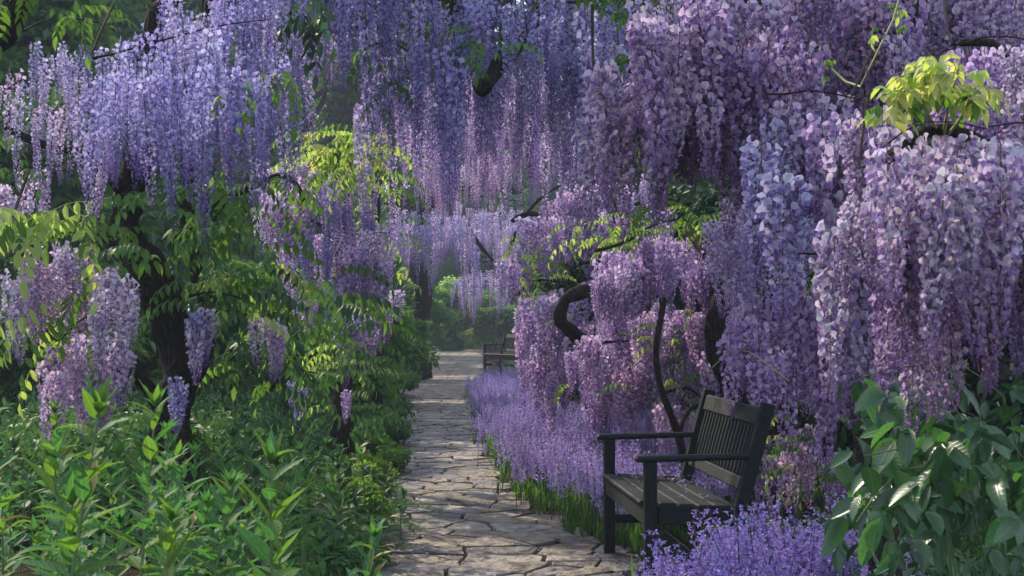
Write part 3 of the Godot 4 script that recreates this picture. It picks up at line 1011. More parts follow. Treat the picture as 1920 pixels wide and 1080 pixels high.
func build_wisteria() -> void:
	rng.seed = 103
	var blue := ["petal_blue", "petal_blue_deep", "petal_blue_deep"]
	var mixed := ["petal_lilac", "petal_blue", "petal_violet"]
	var pink := ["petal_pink", "petal_lilac", "petal_violet"]
	var pale := ["petal_pale", "petal_pink", "petal_lilac"]
	var lights := [Color(1, 1, 0.8), Color(0.85, 1, 0.9)]

	# --- old twisted plant on the left
	var t := thing("wisteria_tree", "old twisted wisteria with dark trunk and long blue racemes at the left", "wisteria", on_ground(330, 7.5))
	limb(t, "trunk", [[330, 1030, 7.5], [325, 900, 7.5], [310, 780, 7.5], [335, 690, 7.55], [318, 590, 7.5], [272, 500, 7.45], [235, 420, 7.5], [255, 330, 7.4], [275, 220, 7.3], [290, 110, 7.2], [300, -40, 7.1]], 0.115, 0.06, 16, "bark", 0.34)
	limb(t, "second_trunk", [[330, 1030, 7.7], [338, 850, 7.7], [345, 750, 7.7], [385, 660, 7.7], [392, 570, 7.7], [358, 470, 7.8], [350, 330, 7.8], [365, 160, 7.7], [400, -40, 7.6]], 0.06, 0.032, 14, "bark", 0.34)
	limb(t, "branch", [[335, 450, 7.6], [400, 385, 7.5], [470, 350, 7.5], [530, 328, 7.5], [560, 352, 7.4], [572, 385, 7.4]], 0.03, 0.010)
	sprays(t, 400, 570, 330, 420, 6.9, 7.4, 14, ["leaf_green", "leaf_fresh"])
	limb(t, "branch", [[255, 400, 7.4], [215, 340, 7.1], [150, 285, 6.9], [80, 270, 6.8], [10, 240, 6.8]], 0.04, 0.015)
	limb(t, "branch", [[300, 760, 7.5], [265, 715, 7.3], [215, 690, 7.2], [170, 700, 7.1]], 0.045, 0.014)
	limb(t, "branch", [[270, 480, 7.4], [225, 465, 7.2], [170, 440, 7.1]], 0.022, 0.01)
	limb(t, "branch", [[-200, 150, 6.6], [-60, 90, 6.4], [10, 60, 6.3], [30, 10, 6.2], [25, -60, 6.1]], 0.075, 0.06)
	limb(t, "branch", [[295, 20, 7.15], [400, -60, 6.4], [520, -90, 6.0], [640, -100, 5.8]], 0.05, 0.02)
	curtain(t, [Vector2(170, 115), Vector2(270, 95), Vector2(400, 55), Vector2(510, 45)], 4.4, 5.3, 40, "long_near", 0.66, 0.92, 50, blue)
	curtain(t, [Vector2(180, -10), Vector2(400, -60), Vector2(600, -170)], 5.0, 6.8, 84, "long_near", 0.7, 1.0, 150, blue)
	curtain(t, [Vector2(380, 60), Vector2(560, 60)], 5.8, 7.0, 22, "long_near", 0.7, 0.95, 120, blue)
	curtain(t, [Vector2(20, 60), Vector2(180, 50)], 6.0, 7.4, 30, "long_near", 0.6, 0.85, 170, ["petal_lilac", "petal_blue"])
	curtain(t, [Vector2(-30, 290), Vector2(80, 270)], 7.6, 8.8, 16, "full_mid", 0.9, 1.2, 90, pale)
	curtain(t, [Vector2(15, 470), Vector2(220, 450)], 5.6, 6.6, 30, "full_mid", 0.75, 1.0, 80, pale)
	curtain(t, [Vector2(95, 640), Vector2(215, 610)], 5.6, 6.2, 20, "full_mid", 0.8, 1.1, 60, ["petal_lilac", "petal_pink"])
	curtain(t, [Vector2(345, 560), Vector2(450, 565)], 6.6, 7.1, 5, "full_mid", 0.8, 1.1, 30, ["petal_lilac", "petal_blue_deep"])
	curtain(t, [Vector2(320, 690), Vector2(350, 690)], 6.9, 7.0, 4, "full_mid", 0.75, 0.9, 15, ["petal_blue", "petal_blue_deep"])
	sprays(t, 10, 215, 380, 440, 5.2, 6.2, 20, ["leaf_lime", "leaf_lime", "leaf_fresh"], "pinnate", 1.0, 1.5, Vector3(-0.7, -0.1, 0.3))
	sprays(t, 60, 170, 540, 660, 5.4, 6.4, 11, ["leaf_lime", "leaf_fresh"], "pinnate", 0.9, 1.3, Vector3(-0.4, -0.5, 0.3))
	sprays(t, 120, 230, 430, 660, 6.2, 7.4, 32, ["leaf_green", "leaf_fresh"], "pinnate", 1.0, 1.4)
	sprays(t, 270, 460, 330, 460, 6.4, 7.3, 32, ["leaf_green", "leaf_dark", "leaf_fresh"], "pinnate", 1.0, 1.5)
	sprays(t, 360, 520, 430, 600, 6.6, 7.6, 30, ["leaf_green", "leaf_dark", "leaf_fresh", "leaf_lime"], "pinnate", 1.0, 1.4)
	sprays(t, 420, 660, 500, 740, 7.0, 8.6, 66, ["leaf_green", "leaf_dark", "leaf_fresh"], "pinnate", 1.0, 1.4)
	sprays(t, -20, 230, 160, 340, 7.2, 8.4, 56, ["leaf_dark", "leaf_green"])
	sprays(t, -20, 170, -40, 40, 5.6, 7.0, 22, ["leaf_green", "leaf_dark", "leaf_fresh"])

	# --- weeping mound right of it
	rng.seed = 201
	t = thing("wisteria_bush", "weeping wisteria mound with lime top leaves beside the left trunk", "wisteria", on_ground(640, 10.6))
	limb(t, "trunk", [[650, 910, 10.6], [640, 760, 10.6], [655, 600, 10.6], [640, 450, 10.6], [650, 330, 10.6], [620, 290, 10.4]], 0.09, 0.03)
	limb(t, "branch", [[650, 360, 10.6], [590, 310, 10.3], [520, 310, 10.1]], 0.025, 0.01)
	curtain(t, [Vector2(485, 300), Vector2(540, 270), Vector2(600, 265)], 9.8, 10.6, 34, "full_mid", 0.85, 1.1, 110, pale)
	curtain(t, [Vector2(590, 310), Vector2(650, 290), Vector2(720, 320)], 9.4, 10.4, 50, "long_near", 0.8, 1.1, 130, ["petal_violet", "petal_lilac", "petal_blue_deep"])
	curtain(t, [Vector2(540, 400), Vector2(640, 440), Vector2(730, 440)], 9.6, 11.0, 50, "full_mid", 0.9, 1.25, 150, mixed + ["petal_pale"])
	curtain(t, [Vector2(530, 705), Vector2(620, 715)], 8.4, 9.4, 6, "full_mid", 0.55, 0.75, 30, ["petal_blue_deep", "petal_violet"])
	sprays(t, 565, 735, 245, 340, 9.0, 10.2, 90, ["leaf_lime", "leaf_lime", "leaf_yellow", "leaf_fresh"], "pinnate", 0.75, 1.15)
	sprays(t, 600, 745, 560, 790, 8.8, 10.2, 60, ["leaf_fresh", "leaf_lime", "leaf_green"])
	sprays(t, 480, 700, 420, 640, 10.4, 11.4, 40, ["leaf_green", "leaf_fresh"])

	# --- overhead
	rng.seed = 202
	t = thing("wisteria_vine", "wisteria trained overhead with dense blue racemes above the path", "wisteria", on_ground(1235, 8.8))
	limb(t, "trunk", [[1500, 1040, 7.6], [1560, 760, 7.6], [1590, 420, 7.4], [1500, 120, 7.2], [1300, -90, 7.2], [1060, -150, 7.2], [800, -150, 7.2], [520, -120, 7.2]], 0.06, 0.035)
	limb(t, "branch", [[1060, -150, 7.2], [1030, -40, 7.4], [985, 60, 7.4], [945, 110, 6.4], [905, 165, 5.65]], 0.05, 0.034)
	limb(t, "branch", [[800, -150, 7.2], [760, -20, 7.6], [700, 40, 8.0], [620, 60, 8.4]], 0.03, 0.012)
	curtain(t, [Vector2(540, -190), Vector2(720, -190), Vector2(790, -70), Vector2(1130, -60)], 5.8, 7.2, 130, "long_near", 0.8, 1.1, 120, blue)
	curtain(t, [Vector2(560, -110), Vector2(740, -100), Vector2(800, 30), Vector2(1150, 10)], 7.2, 9.0, 124, "long_near", 0.9, 1.2, 160, ["petal_blue", "petal_lilac", "petal_blue_deep"])
	curtain(t, [Vector2(690, 90), Vector2(770, 100)], 6.2, 6.8, 12, "long_near", 0.8, 1.1, 60, blue)
	curtain(t, [Vector2(1060, 0), Vector2(1230, 20)], 6.0, 7.0, 26, "full_mid", 0.9, 1.2, 110, ["petal_blue", "petal_lilac"])
	crown(t, "canopy", Vector3(-0.15, 3.6, -7.6) - t.position, Vector3(1.8, 0.4, 2.8), 24, 40, 0.8, "leaf_green", lights, LEAVES.twig)
	sprays(t, 650, 800, 0, 210, 6.2, 7.4, 22, ["leaf_green", "leaf_fresh"], "pinnate", 0.7, 1.0)
	sprays(t, 850, 920, 20, 140, 5.6, 6.2, 8, ["leaf_green", "leaf_fresh"], "pinnate", 0.8, 1.0)
	sprays(t, 500, 640, -20, 60, 5.4, 6.4, 14, ["leaf_green", "leaf_dark"])
	sprays(t, 505, 560, 120, 160, 4.6, 5.0, 4, ["leaf_fresh"])
	sprays(t, 1070, 1200, -20, 40, 5.4, 6.2, 8, ["leaf_green", "leaf_fresh"])

	# --- far arch, rosy
	rng.seed = 203
	t = thing("wisteria_vine", "wisteria arch further off with thin rosy racemes lit by the sun", "wisteria", on_ground(730, 15.5))
	limb(t, "trunk", [[700, 810, 15.5], [690, 600, 15.5], [700, 350, 15.5], [740, 160, 15.3], [850, 80, 15.0], [1000, 70, 15.0], [1150, 90, 14.6]], 0.12, 0.04)
	curtain(t, [Vector2(690, 110), Vector2(860, 90), Vector2(1160, 110)], 12.0, 16.0, 232, "long_far", 0.9, 1.25, 150, ["petal_pink", "petal_lilac", "petal_lilac", "petal_violet"])
	curtain(t, [Vector2(780, 270), Vector2(960, 270)], 14.5, 16.5, 60, "long_far", 0.75, 1.0, 50, pale)
	sprays(t, 690, 760, 300, 560, 11.8, 13.5, 30, ["leaf_lime", "leaf_fresh", "leaf_green"])

	# --- farthest
	rng.seed = 204
	t = thing("wisteria_vine", "most distant wisteria over the path with pale hanging racemes", "wisteria", on_ground(790, 28.0))
	limb(t, "trunk", [[790, 712, 28.0], [782, 640, 28.0], [795, 560, 28.0], [780, 470, 28.0], [800, 390, 28.0], [870, 350, 28.0], [980, 360, 28.0]], 0.22, 0.06)
	limb(t, "branch", [[880, 430, 24.0], [900, 460, 24.0], [925, 490, 24.0]], 0.04, 0.02)
	curtain(t, [Vector2(725, 390), Vector2(850, 370), Vector2(985, 380)], 22.0, 29.0, 220, "long_far", 1.0, 1.5, 80, ["petal_lilac", "petal_blue", "petal_lilac"])
	curtain(t, [Vector2(862, 500), Vector2(905, 490), Vector2(948, 505)], 29.0, 31.0, 36, "long_far", 1.2, 1.6, 25, ["petal_blue", "petal_lilac"])
	limb(t, "branch", [[980, 400, 30.0], [960, 470, 30.0], [905, 492, 30.0]], 0.05, 0.02)

	# --- right bank, tip towards the path
	rng.seed = 205
	t = thing("wisteria_bush", "mauve wisteria bank leaning to the path with bent dark bough", "wisteria", on_ground(1110, 12.0))
	limb(t, "trunk", [[1120, 870, 12.0], [1120, 700, 11.2], [1078, 628, 10.4], [1048, 598, 10.2], [1060, 562, 10.2], [1105, 545, 10.4], [1170, 520, 11.2], [1190, 440, 12.0], [1150, 370, 12.4]], 0.062, 0.04, 14, "bark", 0.28)
	limb(t, "branch", [[1190, 440, 12.0], [1150, 405, 12.0], [1200, 380, 12.0]], 0.03, 0.015)
	limb(t, "branch", [[960, 415, 13.0], [1000, 400, 13.0], [1100, 440, 12.5]], 0.02, 0.03)
	curtain(t, [Vector2(950, 480), Vector2(985, 410), Vector2(1040, 360), Vector2(1140, 330), Vector2(1260, 330)], 11.0, 13.6, 112, "full_far", 0.9, 1.2, 90, pink + ["petal_lilac"])
	curtain(t, [Vector2(1090, 500), Vector2(1250, 490), Vector2(1400, 520)], 11.2, 12.4, 44, "full_far", 1.0, 1.3, 110, ["petal_violet", "petal_lilac"])
	curtain(t, [Vector2(968, 560), Vector2(1010, 530), Vector2(1080, 540)], 11.2, 12.8, 60, "full_far", 0.9, 1.3, 70, pink)
	curtain(t, [Vector2(985, 600), Vector2(1100, 600), Vector2(1200, 590)], 10.8, 12.6, 80, "full_far", 0.9, 1.3, 110, pink)
	sprays(t, 960, 1040, 440, 540, 10.8, 12.4, 20, ["leaf_lime", "leaf_fresh"], "pinnate", 0.7, 1.0)
	sprays(t, 1060, 1260, 400, 470, 9.6, 11.2, 34, ["leaf_fresh", "leaf_lime"], "pinnate", 0.7, 1.0)
	sprays(t, 1050, 1120, 580, 720, 10.4, 11.2, 12, ["leaf_lime", "leaf_fresh"], "pinnate", 0.6, 0.9)

	# --- right bank, behind the bench
	rng.seed = 206
	t = thing("wisteria_bush", "purple wisteria bank behind the near bench with slim arching stem", "wisteria", on_ground(1390, 8.6))
	limb(t, "trunk", [[1415, 980, 8.6], [1400, 800, 8.6], [1380, 735, 8.4], [1350, 680, 8.3], [1338, 620, 8.3], [1352, 560, 8.4], [1330, 480, 8.7], [1290, 430, 9.0]], 0.085, 0.04)
	limb(t, "slim_stem", [[1300, 980, 8.4], [1280, 850, 8.3], [1262, 790, 8.2], [1240, 730, 8.1], [1231, 680, 8.1], [1232, 640, 8.1], [1245, 560, 8.3]], 0.028, 0.017, 8)
	limb(t, "branch", [[1400, 800, 8.6], [1330, 760, 8.5], [1290, 770, 8.4], [1275, 810, 8.4]], 0.022, 0.014)
	curtain(t, [Vector2(1118, 475), Vector2(1170, 460), Vector2(1230, 425), Vector2(1310, 425), Vector2(1395, 490)], 8.4, 9.4, 110, "full_mid", 0.8, 1.1, 60, ["petal_lilac", "petal_violet", "petal_violet"])
	curtain(t, [Vector2(1100, 600), Vector2(1150, 565), Vector2(1320, 560), Vector2(1400, 600)], 8.8, 10.2, 130, "full_mid", 0.8, 1.1, 110, pink)
	curtain(t, [Vector2(1065, 650), Vector2(1320, 660)], 8.8, 9.8, 40, "full_mid", 0.85, 1.2, 60, pink)
	curtain(t, [Vector2(1250, 740), Vector2(1330, 760)], 8.6, 9.2, 10, "full_mid", 0.8, 1.0, 30, ["petal_pink"])
	sprays(t, 1200, 1400, 375, 440, 7.9, 8.7, 36, ["leaf_fresh", "leaf_lime", "leaf_fresh"], "pinnate", 0.6, 0.9)
	sprays(t, 1180, 1320, 580, 780, 8.4, 9.0, 22, ["leaf_fresh", "leaf_green", "leaf_lime"], "pinnate", 0.6, 0.9)

	# --- bluish clump right
	rng.seed = 207
	t = thing("wisteria_bush", "bluish wisteria clump right of the bank above the bench back", "wisteria", on_ground(1450, 7.8))
	limb(t, "trunk", [[1470, 1020, 7.8], [1450, 760, 7.8], [1440, 500, 7.8], [1430, 360, 7.6]], 0.07, 0.03)
	limb(t, "branch", [[1500, 760, 7.6], [1420, 720, 7.4], [1380, 700, 7.2]], 0.05, 0.03)
	curtain(t, [Vector2(1350, 400), Vector2(1420, 340), Vector2(1480, 360), Vector2(1560, 380)], 6.6, 7.6, 56, "full_mid", 0.85, 1.2, 90, ["petal_blue", "petal_lilac", "petal_pale"])
	curtain(t, [Vector2(1380, 530), Vector2(1480, 520), Vector2(1600, 560)], 6.8, 7.8, 56, "full_mid", 0.9, 1.25, 120, pink)
	curtain(t, [Vector2(1430, 790), Vector2(1560, 800)], 7.0, 7.8, 16, "full_mid", 0.8, 1.0, 50, ["petal_pink", "petal_violet"])
	sprays(t, 1440, 1580, 440, 540, 7.6, 8.4, 26, ["leaf_lime", "leaf_fresh", "leaf_green"], "pinnate", 0.6, 0.9)
	sprays(t, 1475, 1580, 690, 930, 6.7, 7.4, 34, ["leaf_green", "leaf_fresh", "leaf_lime"], "pinnate", 0.7, 1.0)
	limb(t, "tendril", [[1335, 690, 7.0], [1365, 665, 6.9], [1400, 658, 6.8], [1440, 685, 6.7], [1480, 715, 6.6]], 0.004, 0.003, 5, "shoot", 0.0)

	# --- upper right
	rng.seed = 208
	t = thing("wisteria_vine", "tall wisteria with big violet racemes at the upper right", "wisteria", on_ground(1640, 5.2))
	limb(t, "trunk", [[1680, 1210, 5.2], [1640, 900, 5.2], [1605, 600, 5.2], [1598, 400, 5.2], [1650, 220, 5.1], [1700, 90, 4.9], [1725, -60, 4.8]], 0.06, 0.045)
	limb(t, "branch", [[1700, 90, 4.9], [1600, -20, 4.8], [1400, -50, 4.7], [1200, -30, 4.6]], 0.04, 0.015)
	limb(t, "branch", [[1598, 420, 5.2], [1450, 290, 4.9], [1300, 200, 4.7], [1180, 130, 4.6]], 0.03, 0.01)
	curtain(t, [Vector2(1120, 160), Vector2(1180, 120), Vector2(1260, 100), Vector2(1340, 110)], 4.3, 4.9, 30, "full_near", 0.85, 1.1, 50, ["petal_lilac", "petal_pink", "petal_lilac"])
	curtain(t, [Vector2(1200, -90), Vector2(1400, -110), Vector2(1660, -100)], 4.0, 5.0, 60, "full_near", 0.9, 1.15, 230, pink)
	curtain(t, [Vector2(1330, 60), Vector2(1460, 80), Vector2(1640, 110)], 4.2, 5.2, 40, "full_near", 0.85, 1.15, 200, mixed + ["petal_violet"])
	curtain(t, [Vector2(1440, 180), Vector2(1520, 170), Vector2(1640, 200)], 3.6, 4.2, 24, "full_near", 0.85, 1.1, 90, mixed)
	curtain(t, [Vector2(1500, 480), Vector2(1600, 470), Vector2(1660, 490)], 3.9, 4.5, 18, "full_near", 0.9, 1.15, 60, ["petal_lilac", "petal_violet"])
	curtain(t, [Vector2(1640, -60), Vector2(1940, -80)], 4.2, 5.2, 40, "full_near", 0.9, 1.15, 140, ["petal_violet", "petal_lilac"])
	sprays(t, 1160, 1260, 90, 130, 4.4, 4.8, 6, ["leaf_green", "leaf_fresh"], "young", 0.7, 1.0)
	sprays(t, 1200, 1320, 260, 320, 5.6, 6.4, 16, ["leaf_lime", "leaf_fresh"], "pinnate", 0.5, 0.8)
	limb(t, "shoot", [[1560, 130, 3.8], [1610, 165, 3.7], [1640, 105, 3.6], [1670, 50, 3.6], [1688, -10, 3.6]], 0.004, 0.002, 5, "shoot", 0.0)
	sprays(t, 1640, 1700, 0, 80, 3.55, 3.65, 6, ["leaf_fresh", "leaf_lime"], "young", 0.3, 0.5)
	sprays(t, 1550, 1580, 90, 150, 3.75, 3.85, 4, ["leaf_fresh"], "young", 0.25, 0.4)

	# --- foreground right
	rng.seed = 209
	t = thing("wisteria_vine", "nearest wisteria with large pale lilac flowers below yellow young leaves", "wisteria", on_ground(1990, 3.1))
	limb(t, "trunk", [[2060, 1700, 3.3], [2040, 1200, 3.3], [2000, 700, 3.2], [1960, 420, 3.1], [1860, 280, 3.0], [1760, 240, 2.9], [1660, 300, 2.8]], 0.035, 0.012)
	limb(t, "branch", [[2000, 700, 3.2], [1930, 500, 3.0], [1880, 420, 2.9]], 0.02, 0.01)
	limb(t, "branch", [[1990, 500, 3.2], [1950, 200, 3.3], [1880, 90, 3.4], [1800, 80, 3.4]], 0.02, 0.008)
	curtain(t, [Vector2(1615, 320), Vector2(1680, 260), Vector2(1760, 235), Vector2(1850, 250)], 2.5, 2.9, 30, "full_near", 0.66, 0.86, 60, ["petal_pale", "petal_lilac", "petal_lilac"])
	curtain(t, [Vector2(1660, 400), Vector2(1800, 400), Vector2(1990, 320)], 2.6, 3.2, 52, "full_near", 0.58, 0.76, 80, ["petal_lilac", "petal_violet", "petal_pink"])
	curtain(t, [Vector2(1590, 200), Vector2(1680, 190)], 3.0, 3.3, 10, "full_near", 0.62, 0.8, 30, ["petal_lilac"])
	curtain(t, [Vector2(1790, 90), Vector2(1860, 70), Vector2(1940, 80)], 3.0, 3.5, 18, "full_near", 0.65, 0.85, 60, ["petal_lilac", "petal_pale", "petal_violet"])
	curtain(t, [Vector2(1840, 240), Vector2(1960, 240)], 2.7, 3.2, 18, "full_near", 0.62, 0.85, 100, ["petal_lilac", "petal_pale"])
	limb(t, "young_stem", [[1760, 250, 2.9], [1730, 200, 2.8], [1690, 165, 2.75], [1665, 185, 2.7]], 0.004, 0.002, 5, "shoot", 0.0)
	limb(t, "young_stem", [[1770, 250, 2.9], [1780, 190, 2.75], [1795, 140, 2.7], [1800, 110, 2.7]], 0.004, 0.002, 5, "shoot", 0.0)
	limb(t, "young_stem", [[1780, 250, 2.9], [1820, 200, 2.7], [1850, 180, 2.65]], 0.004, 0.002, 5, "shoot", 0.0)
	for i in 66:
		var a := rf(0, TAU)
		var x := rf(1655, 1840)
		part("young_leaf", LEAVES.young[rng.randi() % 5], M[["leaf_yellow", "leaf_yellow", "leaf_lime", "leaf_fresh"][rng.randi() % 4]], t, Transform3D(frame(Vector3.ZERO, Vector3(cos(a), rf(0.0, 0.9), sin(a))).basis.scaled(Vector3.ONE * rf(0.5, 0.85)), P(x, contour([Vector2(1650, 200), Vector2(1700, 150), Vector2(1790, 130), Vector2(1850, 190)], x) + rf(-15, 50), rf(2.5, 2.9)) - t.position))

func build_bench_and_beds() -> void:
	rng.seed = 104
	make_bench("dark green-black wooden bench in full view at the right path edge", Vector3(0.574, 0.0, -6.885), -1.482, 1.17)
	make_bench("far dark wooden bench half hidden by bluebells along the path", on_ground(930, 30.0) + Vector3(0.1, 0.03, 0), -1.0, 1.3)
	# drifts of bluebells along the right path edge
	var near_ := []
	var mid_ := []
	var far_ := []
	for i in 60:
		var d := lerpf(8.7, 25.0, pow(i / 60.0, 1.3))
		for row in 4:
			var at := Vector3(edge(R_EDGE, d) + 0.17 + row * 0.42 + rf(-0.12, 0.12), 0.03, -d + rf(-0.15, 0.15))
			(near_ if d < 11.0 else (mid_ if d < 18.0 else far_)).append(at)
	bluebells(near_, 0.3, 11, "bluebell drift along the right path edge, next beyond the near bench", 1.05)
	bluebells(mid_, 0.3, 16, "middle stretch of the bluebell drift along the right path edge", 1.05)
	bluebells(far_, 0.32, 18, "farthest stretch of the bluebell drift, up to the far bench", 1.0)
	var spots := []
	for p in [[1260, 5.55], [1330, 5.35], [1400, 5.5], [1460, 5.3], [1380, 5.05], [1300, 5.0], [1450, 4.8], [1530, 5.0], [1360, 4.75], [1500, 5.5], [1420, 4.6], [1560, 4.7]]:
		spots.append(on_ground(p[0], p[1]))
	bluebells(spots, 0.18, 36, "dense blue-violet bluebell clump before the near bench's end", 1.36, "bluebell_deep")
	spots = []
	for p in [[1150, 8.2], [1200, 7.9], [1250, 8.2], [1180, 8.6], [1290, 8.3]]:
		spots.append(on_ground(p[0], p[1]))
	bluebells(spots, 0.2, 16, "bluebells seen over the seat and arm of the near bench", 1.1)
	spots = []
	for p in [[1610, 5.6], [1660, 5.2], [1600, 6.2]]:
		spots.append(on_ground(p[0], p[1]))
	bluebells(spots, 0.16, 12, "small bluebell clump at the foot of the broad leaved shrub", 1.1)
	# grassy strap leaves edging the right side
	var places := []
	var tints := []
	for i in 520:
		var d := lerpf(6.9, 24.0, pow(rng.randf(), 1.6))
		var x := edge(R_EDGE, d) - 0.02 + absf(rng.randfn(0, 0.16)) + (0.08 if d < 8.0 else 0.0)
		places.append(Transform3D(Basis(Vector3.UP, rf(0, TAU)).scaled(Vector3.ONE * rf(0.4, 1.05) * (0.85 + 0.35 * sin(d * 2.1) * sin(d * 0.9 + 1.0))), Vector3(x + 0.06 * sin(d * 3.7), 0.0, -d)))
		var g := rf(0.6, 1.25)
		tints.append(Color(g * 0.85, g, g))
	tag(scatter("grass", LEAVES.straps[1], M.leaf_fresh, self, places, tints), "strap leaves and grass edging the right side of the path", "grass", "", "stuff")
	# undergrowth of both beds
	places = []
	tints = []
	for i in 2600:
		var d := lerpf(6.0, 40.0, pow(rng.randf(), 1.8))
		var x := edge(R_EDGE, d) + 0.55 + rf(0, 2.4)
		places.append(Transform3D(Basis(Vector3.UP, rf(0, TAU)).scaled(Vector3.ONE * rf(0.6, 1.1)), Vector3(x, rf(0.05, 0.22), -d)))
		var g := rf(0.7, 1.2)
		tints.append(Color(g, g, g))
	for i in 5200:
		var d := lerpf(7.5, 45.0, pow(rng.randf(), 1.8))
		var a := rng.randf()
		var x := edge(L_EDGE, d) - 0.08 - a * 3.0
		places.append(Transform3D(Basis(Vector3.UP, rf(0, TAU)).scaled(Vector3.ONE * rf(0.7, 1.3)), Vector3(x, rf(0.05, 0.16 + 0.5 * minf(a * 4.0, 1.0)), -d)))
		var g := rf(0.7, 1.25)
		tints.append(Color(g, g, g))
	tag(scatter("undergrowth", LEAVES.twig_fine, M.leaf_green, self, places, tints), "low leafy ground cover filling the beds on both sides", "ground cover", "", "stuff")
	# fallen petals
	var pm := Shape.new()
	pm.blade(Transform3D(), 0.02, 0.016, 0.5, 0.3, Color(0.5, 0.42, 0.78), Color(0.5, 0.42, 0.78), 2)
	places = []
	tints = []
	for i in 1200:
		var d := lerpf(6.2, 24.0, pow(rng.randf(), 1.5))
		places.append(Transform3D(Basis.from_euler(Vector3(rf(-0.3, 0.3), rf(0, TAU), rf(-0.3, 0.3))).scaled(Vector3.ONE * rf(0.6, 1.3)), Vector3(lerpf(edge(L_EDGE, d), edge(R_EDGE, d), 1.0 - pow(rng.randf(), 1.6)), 0.027, -d)))
		tints.append(Color.WHITE * rf(0.7, 1.1))
	for i in 26:
		places.append(Transform3D(Basis.from_euler(Vector3(rf(-0.3, 0.3), rf(0, TAU), 0)).scaled(Vector3.ONE * rf(0.7, 1.2)), Vector3(0.95, 0.43, -6.9) + Vector3(rf(-0.34, 0.0), 0.006, rf(-0.5, 0.5))))
		tints.append(Color.WHITE * rf(0.8, 1.2))
	tag(scatter("fallen_petals", pm.mesh(), M.petal_lilac, self, places, tints), "fallen lilac petals scattered over the paving", "petals", "", "stuff")

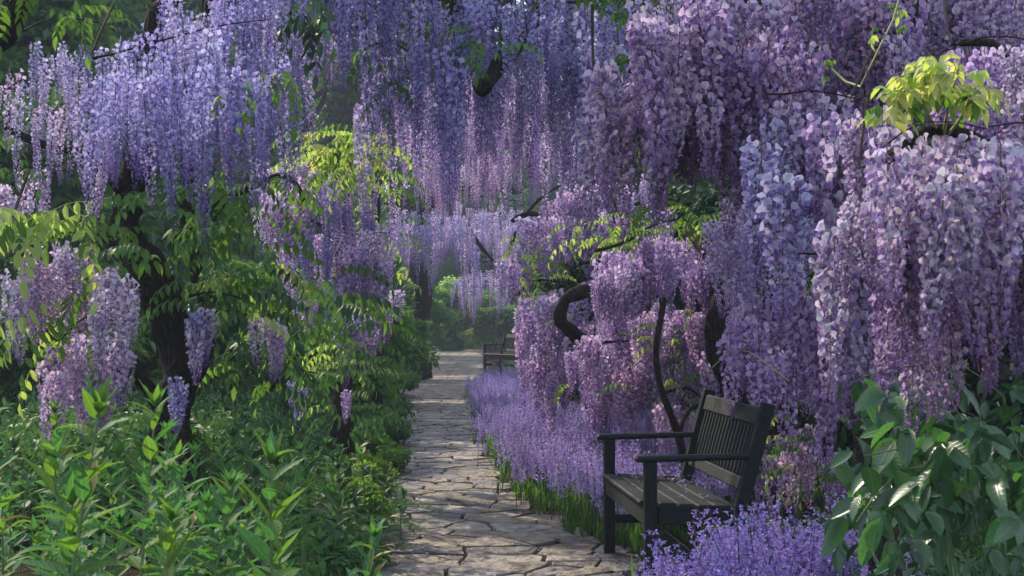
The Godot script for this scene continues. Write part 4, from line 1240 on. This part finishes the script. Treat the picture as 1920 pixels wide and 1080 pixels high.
func build_front() -> void:
	rng.seed = 105
	# ferns below the left wisteria
	for p in [[430, 6.6, 0.95, "leaf_green", "dark fern right at the foot of the twisted trunk"], [520, 7.0, 0.95, "leaf_dark", "dark fern in front of the low dark racemes right of the trunk"], [600, 7.6, 1.0, "leaf_green", "green fern below the weeping mound's lime leaves"], [470, 7.8, 1.1, "leaf_dark", "tallest dark fern, behind the one at the trunk's foot"], [660, 8.2, 0.8, "leaf_green", "small green fern closest to the path's left edge"]]:
		fern(on_ground(p[0], p[1]), 8, p[2], p[3], p[4], "ferns below the left wisteria")
	for p in [[20, 8.4, 1.5, "bright green fern at the left edge below the pale racemes"], [90, 9.2, 1.6, "large bright fern right of the one at the left edge"], [-60, 8.0, 1.4, "bright fern cut off by the left edge"], [140, 8.6, 1.2, "bright fern closest to the twisted trunk on its left"], [40, 10.0, 1.7, "tallest bright fern, farthest back at the left"]]:
		fern(on_ground(p[0], p[1]), 9, p[2], "leaf_fresh", p[3], "bright ferns at the far left")
	# tall leafy stems filling the left foreground; [px of the tip, py of the tip, distance]
	var group := "leafy plants filling the left bed"
	var mats := ["leaf_herb", "leaf_herb", "leaf_herb", "leaf_fresh"]
	var named := {0: "tall leafy stem at the left edge, its rosette below the pale fern", 1: "tall leafy stem with broad rosette below the twisted trunk", 2: "leafy stem with bud-like tip standing alone nearest the path", 3: "dark stemmed plant between the left edge and the middle of the bed"}
	var k := 0
	for p in [[60, 755, 2.05], [245, 752, 2.9], [515, 855, 2.2], [190, 850, 2.3], [-10, 740, 3.4], [130, 765, 3.8], [320, 800, 3.5], [400, 850, 3.4], [350, 890, 2.7], [255, 960, 2.0], [622, 985, 2.6], [110, 920, 2.2]]:
		var tip := P(p[0], p[1], p[2])
		herb(Vector3(tip.x, 0.03, tip.z), tip.y - 0.05, named.get(k, "tall leafy green stem in the left foreground bed"), "" if named.has(k) else group, ["leaf_herb", "leaf_fresh"] if k < 4 else mats, 1.08 if k < 4 else 0.9, 0.45)
		k += 1
	for i in 62:
		var d := lerpf(2.9, 6.6, rng.randf())
		var px := rf(-20, 600 if d < 4.0 else 690)
		var py := lerpf(960, 820, clampf((d - 2.9) / 3.4, 0, 1)) + rf(-30, 60) + maxf(0, px - 420) * 0.12
		var tip := P(px, py, d)
		if tip.x > edge(L_EDGE, d) + 0.12:
			continue
		herb(Vector3(tip.x, 0.03, tip.z), maxf(tip.y - 0.04, 0.3), "tall leafy green stem in the left foreground bed", group, mats if d < 5.4 else ["leaf_green", "leaf_herb", "leaf_dark"], rf(0.8, 1.0) * lerpf(1.0, 1.25, clampf((d - 3.0) / 3.0, 0, 1)), 0.5)
	for i in 26:
		var d := rf(4.6, 8.2)
		var px := rf(430, 715)
		var at := on_ground(px, d)
		if at.x < edge(L_EDGE, d) + 0.1:
			herb(at, rf(0.42, 0.68), "low dark green leafy plant filling the bed between the tall stems and the path", "low dark plants beside the path", ["leaf_herb", "leaf_green", "leaf_dark"], rf(1.0, 1.4), 0.35)
	for p in [[5.9, 0.22, 0.30, "leaf_green", "dark leafy cushion at the lower left path edge, nearest the viewer"], [7.0, 0.24, 0.26, "leaf_green", "second leafy cushion from the viewer along the left path edge"], [8.3, 0.22, 0.30, "leaf_fresh", "fresh green cushion at the left path edge level with the bench"], [9.6, 0.25, 0.32, "leaf_fresh", "bright green cushion at the left path edge beyond the bench"], [11.2, 0.28, 0.36, "leaf_fresh", "bright cushion at the left path edge below the weeping mound"], [13.5, 0.35, 0.42, "leaf_green", "green cushion at the left path edge beyond the weeping mound"], [17.0, 0.4, 0.45, "leaf_green", "farther green cushion on the left path edge under the rosy arch"], [22.0, 0.5, 0.5, "leaf_green", "farthest green cushion on the left path edge"]]:
		var t0 := thing("cushion_plant", p[4], "plant", Vector3(edge(L_EDGE, p[0]) - 0.04, 0.0, -p[0]))
		crown(t0, "foliage", Vector3(0, p[2] * 0.5, 0), Vector3(p[1], p[2] * 0.5, p[1] * 2.2), 14, 34, 0.62 if p[0] < 12.0 else 0.9, p[3], [Color(1, 1, 0.8), Color(0.85, 1, 0.9), Color(1.1, 1.1, 0.7)], LEAVES.twig_fine)
	# low plants hugging the left path edge
	for i in 22:
		var d := lerpf(5.6, 14.0, pow(i / 21.0, 1.3))
		var h := rf(0.24, 0.42)
		var x := edge(L_EDGE, d) - rf(-0.16, 0.25) + (0.14 if d < 9 else 0.05)
		herb(Vector3(x, 0.0, -d), h, "low bushy green plant hanging over the left path edge", "low plants along the left path edge", ["leaf_fresh", "leaf_herb", "leaf_green"] if d > 8.0 else ["leaf_herb", "leaf_green", "leaf_dark"], 0.85, 0.1)
	# broad leaved shrub in the right foreground
	var t := thing("leafy_shrub", "broad leaved glossy shrub hanging at the lower right, nearest the viewer", "shrub", on_ground(1850, 3.0))
	var stems := []
	for i in 24:
		var x0 := rf(1760, 2000)
		var x1 := rf(1540, 1930) if i % 2 else rf(1540, 1680)
		var d := rf(2.6, 3.2)
		var y1 := rf(690, 1060)
		var pts := [[x0 + 60, 1700, 3.4], [lerpf(x0, x1, 0.4) + 30, minf(y1, 800) + rf(0, 160), d + 0.25], [lerpf(x0, x1, 0.9), y1 - 10, d + 0.15]]
		stems.append([Vector2(pts[1][0], pts[1][1]), Vector2(x1, y1), d])
		if i < 14:
			limb(t, "stem", pts, 0.004, 0.0014, 5, "stem_green", 0.0)
	for i in 290:
		var st: Array = stems[rng.randi() % stems.size()]
		var f := rf(-0.2, 1.0)
		var o: Vector2 = st[0].lerp(st[1], f)
		o += Vector2(rf(-35, 35), rf(-20, 45))
		o.x = maxf(o.x, lerpf(1535, 1575, clampf((o.y - 700) / 300.0, 0, 1)) + rf(0, 60))
		var a := rf(0, TAU)
		var dir := Vector3(cos(a), -rf(0.1, 1.5), sin(a))
		part("leaf", LEAVES.ovate[rng.randi() % 9], M.leaf_shrub if i % 5 else M.leaf_herb, t, Transform3D(frame(Vector3.ZERO, dir, Vector3(rf(-1, 0.7), 0.9, rf(-0.1, 1.2))).basis.scaled(Vector3.ONE * rf(0.75, 1.2)), P(o.x, o.y, st[2] + rf(-0.15, 0.3)) - t.position))
	var places := []
	var tints := []
	for i in 420:
		places.append(Transform3D(frame(Vector3.ZERO, Vector3(rf(-1, 1), -rf(0.3, 1.5), rf(-1, 1)), Vector3(rf(-1, 1), 1, rf(-0.5, 1))).basis.scaled(Vector3.ONE * rf(0.8, 1.2)), P(rf(1570, 2050), rf(690, 1250), rf(3.45, 4.4)) - t.position))
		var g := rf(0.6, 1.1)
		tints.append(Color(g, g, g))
	scatter("inner_leaves", LEAVES.ovate[3], M.leaf_shrub, t, places, tints)
